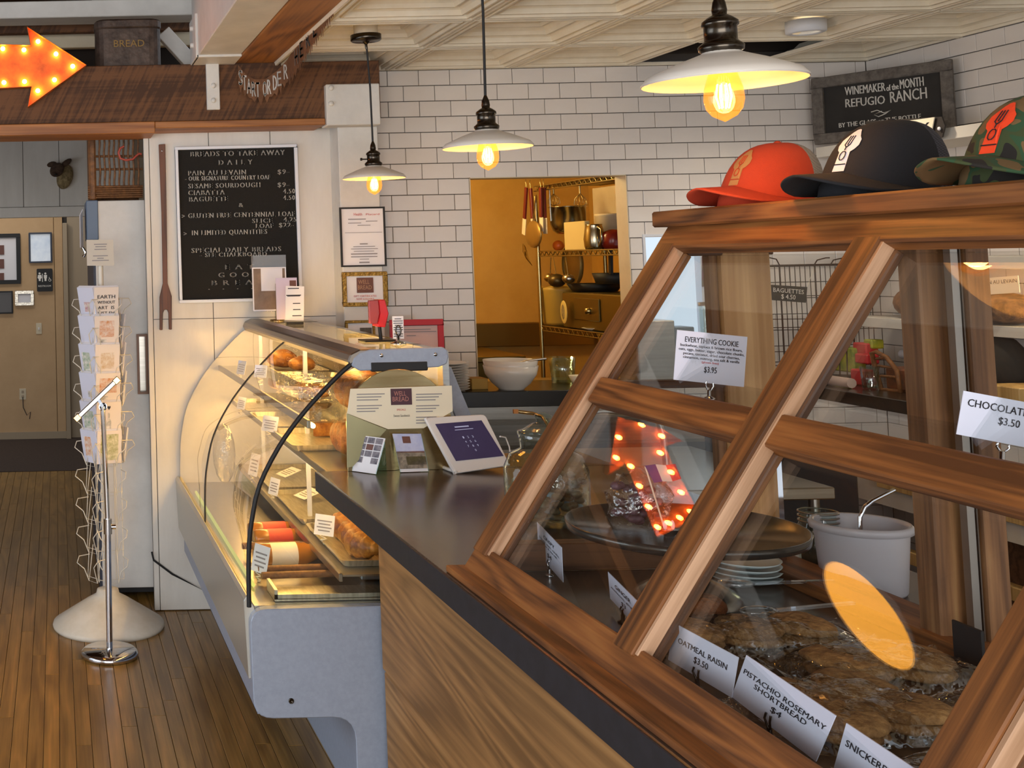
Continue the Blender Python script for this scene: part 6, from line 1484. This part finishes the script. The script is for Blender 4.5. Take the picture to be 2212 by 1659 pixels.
def whisk(x,y0,y1,X,label):
    a=atX(x,y0,X); b=atX(x+2,y1,X); t=thing('whisk',a,label,'whisk','whisks hanging from the kitchen rack'); L_=(b-a).length
    make('handle',MB().tube([a,a.lerp(b,.35)],.006,6),kst,t)
    mb=MB()
    for k in range(6):
        an=k*math.pi/6; d=V((math.cos(an),math.sin(an),0)); mb.tube([a.lerp(b,.33),a.lerp(b,.6)+d*.03,a.lerp(b,.85)+d*.035,b,a.lerp(b,.85)-d*.035,a.lerp(b,.6)-d*.03,a.lerp(b,.33)],.0013,4)
    make('wires',mb,kst,t)
    make('hook',MB().tube([a+V((0,-.03,.02)),a,a+V((0,.03,.02))],.003,5),kst,t)
whisk(1195,405,445,XK+.05,'wire whisk hanging left of the pot'); whisk(1252,402,448,XK+.05,'wire whisk hanging right of the pot')
# pot
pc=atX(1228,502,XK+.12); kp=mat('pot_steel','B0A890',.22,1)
PT=thing('hanging_pot',pc,'big steel pot hanging under the top kitchen rack','pot')
rp_=.10; hp_=.155; z0_=atX(1228,505,XK+.12).z
make('pot_body',MB().lathe([(.0001,0),(.06,.0),(.085,.02),(.098,.06),(.1,hp_),(.108,hp_+.003),(.1,hp_+.006),(.094,.06),(.0001,.006)],V((pc.x,pc.y,z0_)),32),kp,PT)
make('pot_handle',MB().tube([V((pc.x-.1,pc.y,z0_+hp_*.5)),V((pc.x-.101,pc.y,z0_+hp_*.9)),V((pc.x-.10,pc.y,zt0-.03))],.006,8),M['steel'],PT)
make('hook',MB().tube([V((pc.x-.1,pc.y,zt0)),V((pc.x-.1,pc.y,zt0-.05))],.003,5),M['darkred'],PT)
def on1(px): return atX(px,535,XK+.1)
c=on1(1206); make('orange_fruit',MB().ell(V((XK+.08,atX(1206,530,XK+.08).y,zt1+.032)),XA*.032,YA*.032,ZA*.031,16,12),M['orangef'],None,'orange fruit on the middle kitchen shelf','orange')
def kbox(x0,x1,y0,y1,X,d,m_,label,name,cat,z=None,bv=.003):
    a=atX(x0,y1,X); b=atX(x1,y0,X); zz=z if z is not None else a.z; return make(name,MB().box(X,X+d,min(a.y,b.y),max(a.y,b.y),zz,b.z),m_,None,label,cat,bevel=bv)
kbox(1220,1262,477,538,XK+.05,.03,mat('cutting_board','D8C48A',.5),'pale cutting board upright behind the steel pitcher','cutting_board','board',zt1+.003)
pj=atX(1284,520,XK+.06); PJ=thing('steel_pitcher',V((XK+.06,pj.y,zt1)),'polished steel pitcher on the middle kitchen shelf','pitcher')
make('body',MB().lathe([(.0001,.002),(.045,.002),(.052,.02),(.055,.06),(.048,.11),(.042,.135),(.044,.142),(.04,.14),(.044,.1),(.0001,.01)],V((XK+.06,pj.y,zt1)),24),kp,PJ)
make('spout',MB().tube([V((XK+.06,pj.y+.05,zt1+.11)),V((XK+.06,pj.y+.10,zt1+.06)),V((XK+.06,pj.y+.105,zt1+.02))],.008,8),kp,PJ)
make('handle',MB().tube([V((XK+.06,pj.y-.04,zt1+.13)),V((XK+.06,pj.y-.09,zt1+.11)),V((XK+.06,pj.y-.085,zt1+.05)),V((XK+.06,pj.y-.05,zt1+.02))],.007,8),kp,PJ)
make('red_pot',MB().lathe([(.0001,.002),(.05,.002),(.062,.03),(.06,.08),(.045,.1),(.02,.11),(.0001,.112)],V((XK+.14,atX(1325,520,XK+.14).y,zt1)),20),mat('red_enamel','7A1E14',.25),None,'dark red pot at the right of the middle kitchen shelf','pot')
make('cream_tub',MB().lathe([(.0001,.002),(.06,.002),(.075,.19),(.08,.195),(.078,.205),(.0001,.207)],V((XK+.25,atX(1318,500,XK+.25).y,zt1)),20),M['cream'],None,'cream plastic tub behind the red pot','tub')
kbox(1282,1330,400,470,XK+.34,.03,M['cream'],'large cream board standing at the back of the kitchen rack','cream_board','board',zt1+.003)
# ladles below the middle shelf, round tray, black pan
def ladle(x0,y0,x1,y1,r,m_,label):
    a=atX(x0,y0,XK+.03); b=atX(x1,y1,XK+.03); t=thing('ladle',a,label,'ladle','ladles hanging in the kitchen'); make('handle',MB().tube([a,b],.003,6),kst,t); make('cup',MB().ell(b,XA*r,YA*r,ZA*r*.8,12,8),m_,t)
ladle(1190,556,1188,600,.035,kst,'ladle with a bright cup hanging leftmost under the shelf'); ladle(1195,556,1203,606,.05,mat('dark_ladle','5A4A2A',.4,.7),'big dark ladle hanging under the middle shelf'); ladle(1222,556,1228,602,.035,M['steel'],'ladle with silver cup right of the dark one')
dsk=atX(1236,560,XK+.2); make('round_sieve',MB().lathe([(.12,-.012),(.126,-.012),(.126,.012),(.12,.012),(.118,0),(.0001,.004)],V((XK+.2,dsk.y,zt1-.08)),32,XA),mat('sieve_gold','A08A50',.5,.5),None,'large round sieve hanging behind the ladles','sieve')
zo=kx(1250,632).z
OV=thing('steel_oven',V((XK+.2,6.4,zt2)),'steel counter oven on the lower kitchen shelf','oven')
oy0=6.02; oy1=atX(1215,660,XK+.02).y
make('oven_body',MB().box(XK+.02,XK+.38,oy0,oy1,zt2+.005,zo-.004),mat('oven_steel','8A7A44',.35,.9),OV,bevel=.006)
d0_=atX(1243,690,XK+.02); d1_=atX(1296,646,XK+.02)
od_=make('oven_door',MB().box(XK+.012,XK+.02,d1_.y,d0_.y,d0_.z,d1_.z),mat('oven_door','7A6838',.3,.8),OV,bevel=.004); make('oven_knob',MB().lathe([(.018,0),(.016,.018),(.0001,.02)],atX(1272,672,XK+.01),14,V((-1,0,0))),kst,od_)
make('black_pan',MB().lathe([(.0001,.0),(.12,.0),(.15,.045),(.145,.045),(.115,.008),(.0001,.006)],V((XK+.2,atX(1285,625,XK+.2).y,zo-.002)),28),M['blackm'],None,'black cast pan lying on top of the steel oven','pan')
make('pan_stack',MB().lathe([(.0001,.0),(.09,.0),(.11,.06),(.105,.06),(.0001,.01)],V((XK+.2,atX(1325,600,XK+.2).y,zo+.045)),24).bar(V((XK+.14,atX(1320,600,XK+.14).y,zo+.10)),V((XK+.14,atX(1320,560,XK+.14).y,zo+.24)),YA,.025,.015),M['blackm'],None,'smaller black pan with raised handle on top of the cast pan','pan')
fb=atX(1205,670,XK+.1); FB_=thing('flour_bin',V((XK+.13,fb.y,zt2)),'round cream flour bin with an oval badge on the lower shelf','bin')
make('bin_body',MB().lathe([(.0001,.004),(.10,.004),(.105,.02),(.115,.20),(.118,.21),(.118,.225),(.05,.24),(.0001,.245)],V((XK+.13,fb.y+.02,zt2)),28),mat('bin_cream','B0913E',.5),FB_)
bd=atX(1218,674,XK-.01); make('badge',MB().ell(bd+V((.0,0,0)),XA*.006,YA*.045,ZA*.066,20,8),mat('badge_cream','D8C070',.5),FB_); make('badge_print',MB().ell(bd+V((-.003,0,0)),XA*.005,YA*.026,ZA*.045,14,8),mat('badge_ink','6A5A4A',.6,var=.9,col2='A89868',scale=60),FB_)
make('white_saucer',MB().lathe([(.0001,0),(.05,0),(.085,.014),(.08,.014),(.0001,.004)],V((XK+.07,atX(1292,704,XK+.07).y,zt2+.005)),24),M['plate'],None,'white saucer at the near end of the lower kitchen shelf','saucer')
make('measuring_jug',MB().lathe([(.0001,.001),(.05,.001),(.062,.125),(.06,.125),(.048,.006),(.0001,.005)],V((atY(1215,800,5.7).x,5.7,ZK2)),24),M['jar'],None,'clear measuring jug on the serving sill','jug')
make('small_pale_bowl',MB().lathe([(.0001,0),(.03,0),(.05,.045),(.047,.045),(.0001,.006)],V((atY(1252,800,5.6).x,5.6,ZK2)),20),M['papercream'],None,'small pale bowl beside the measuring jug','bowl')
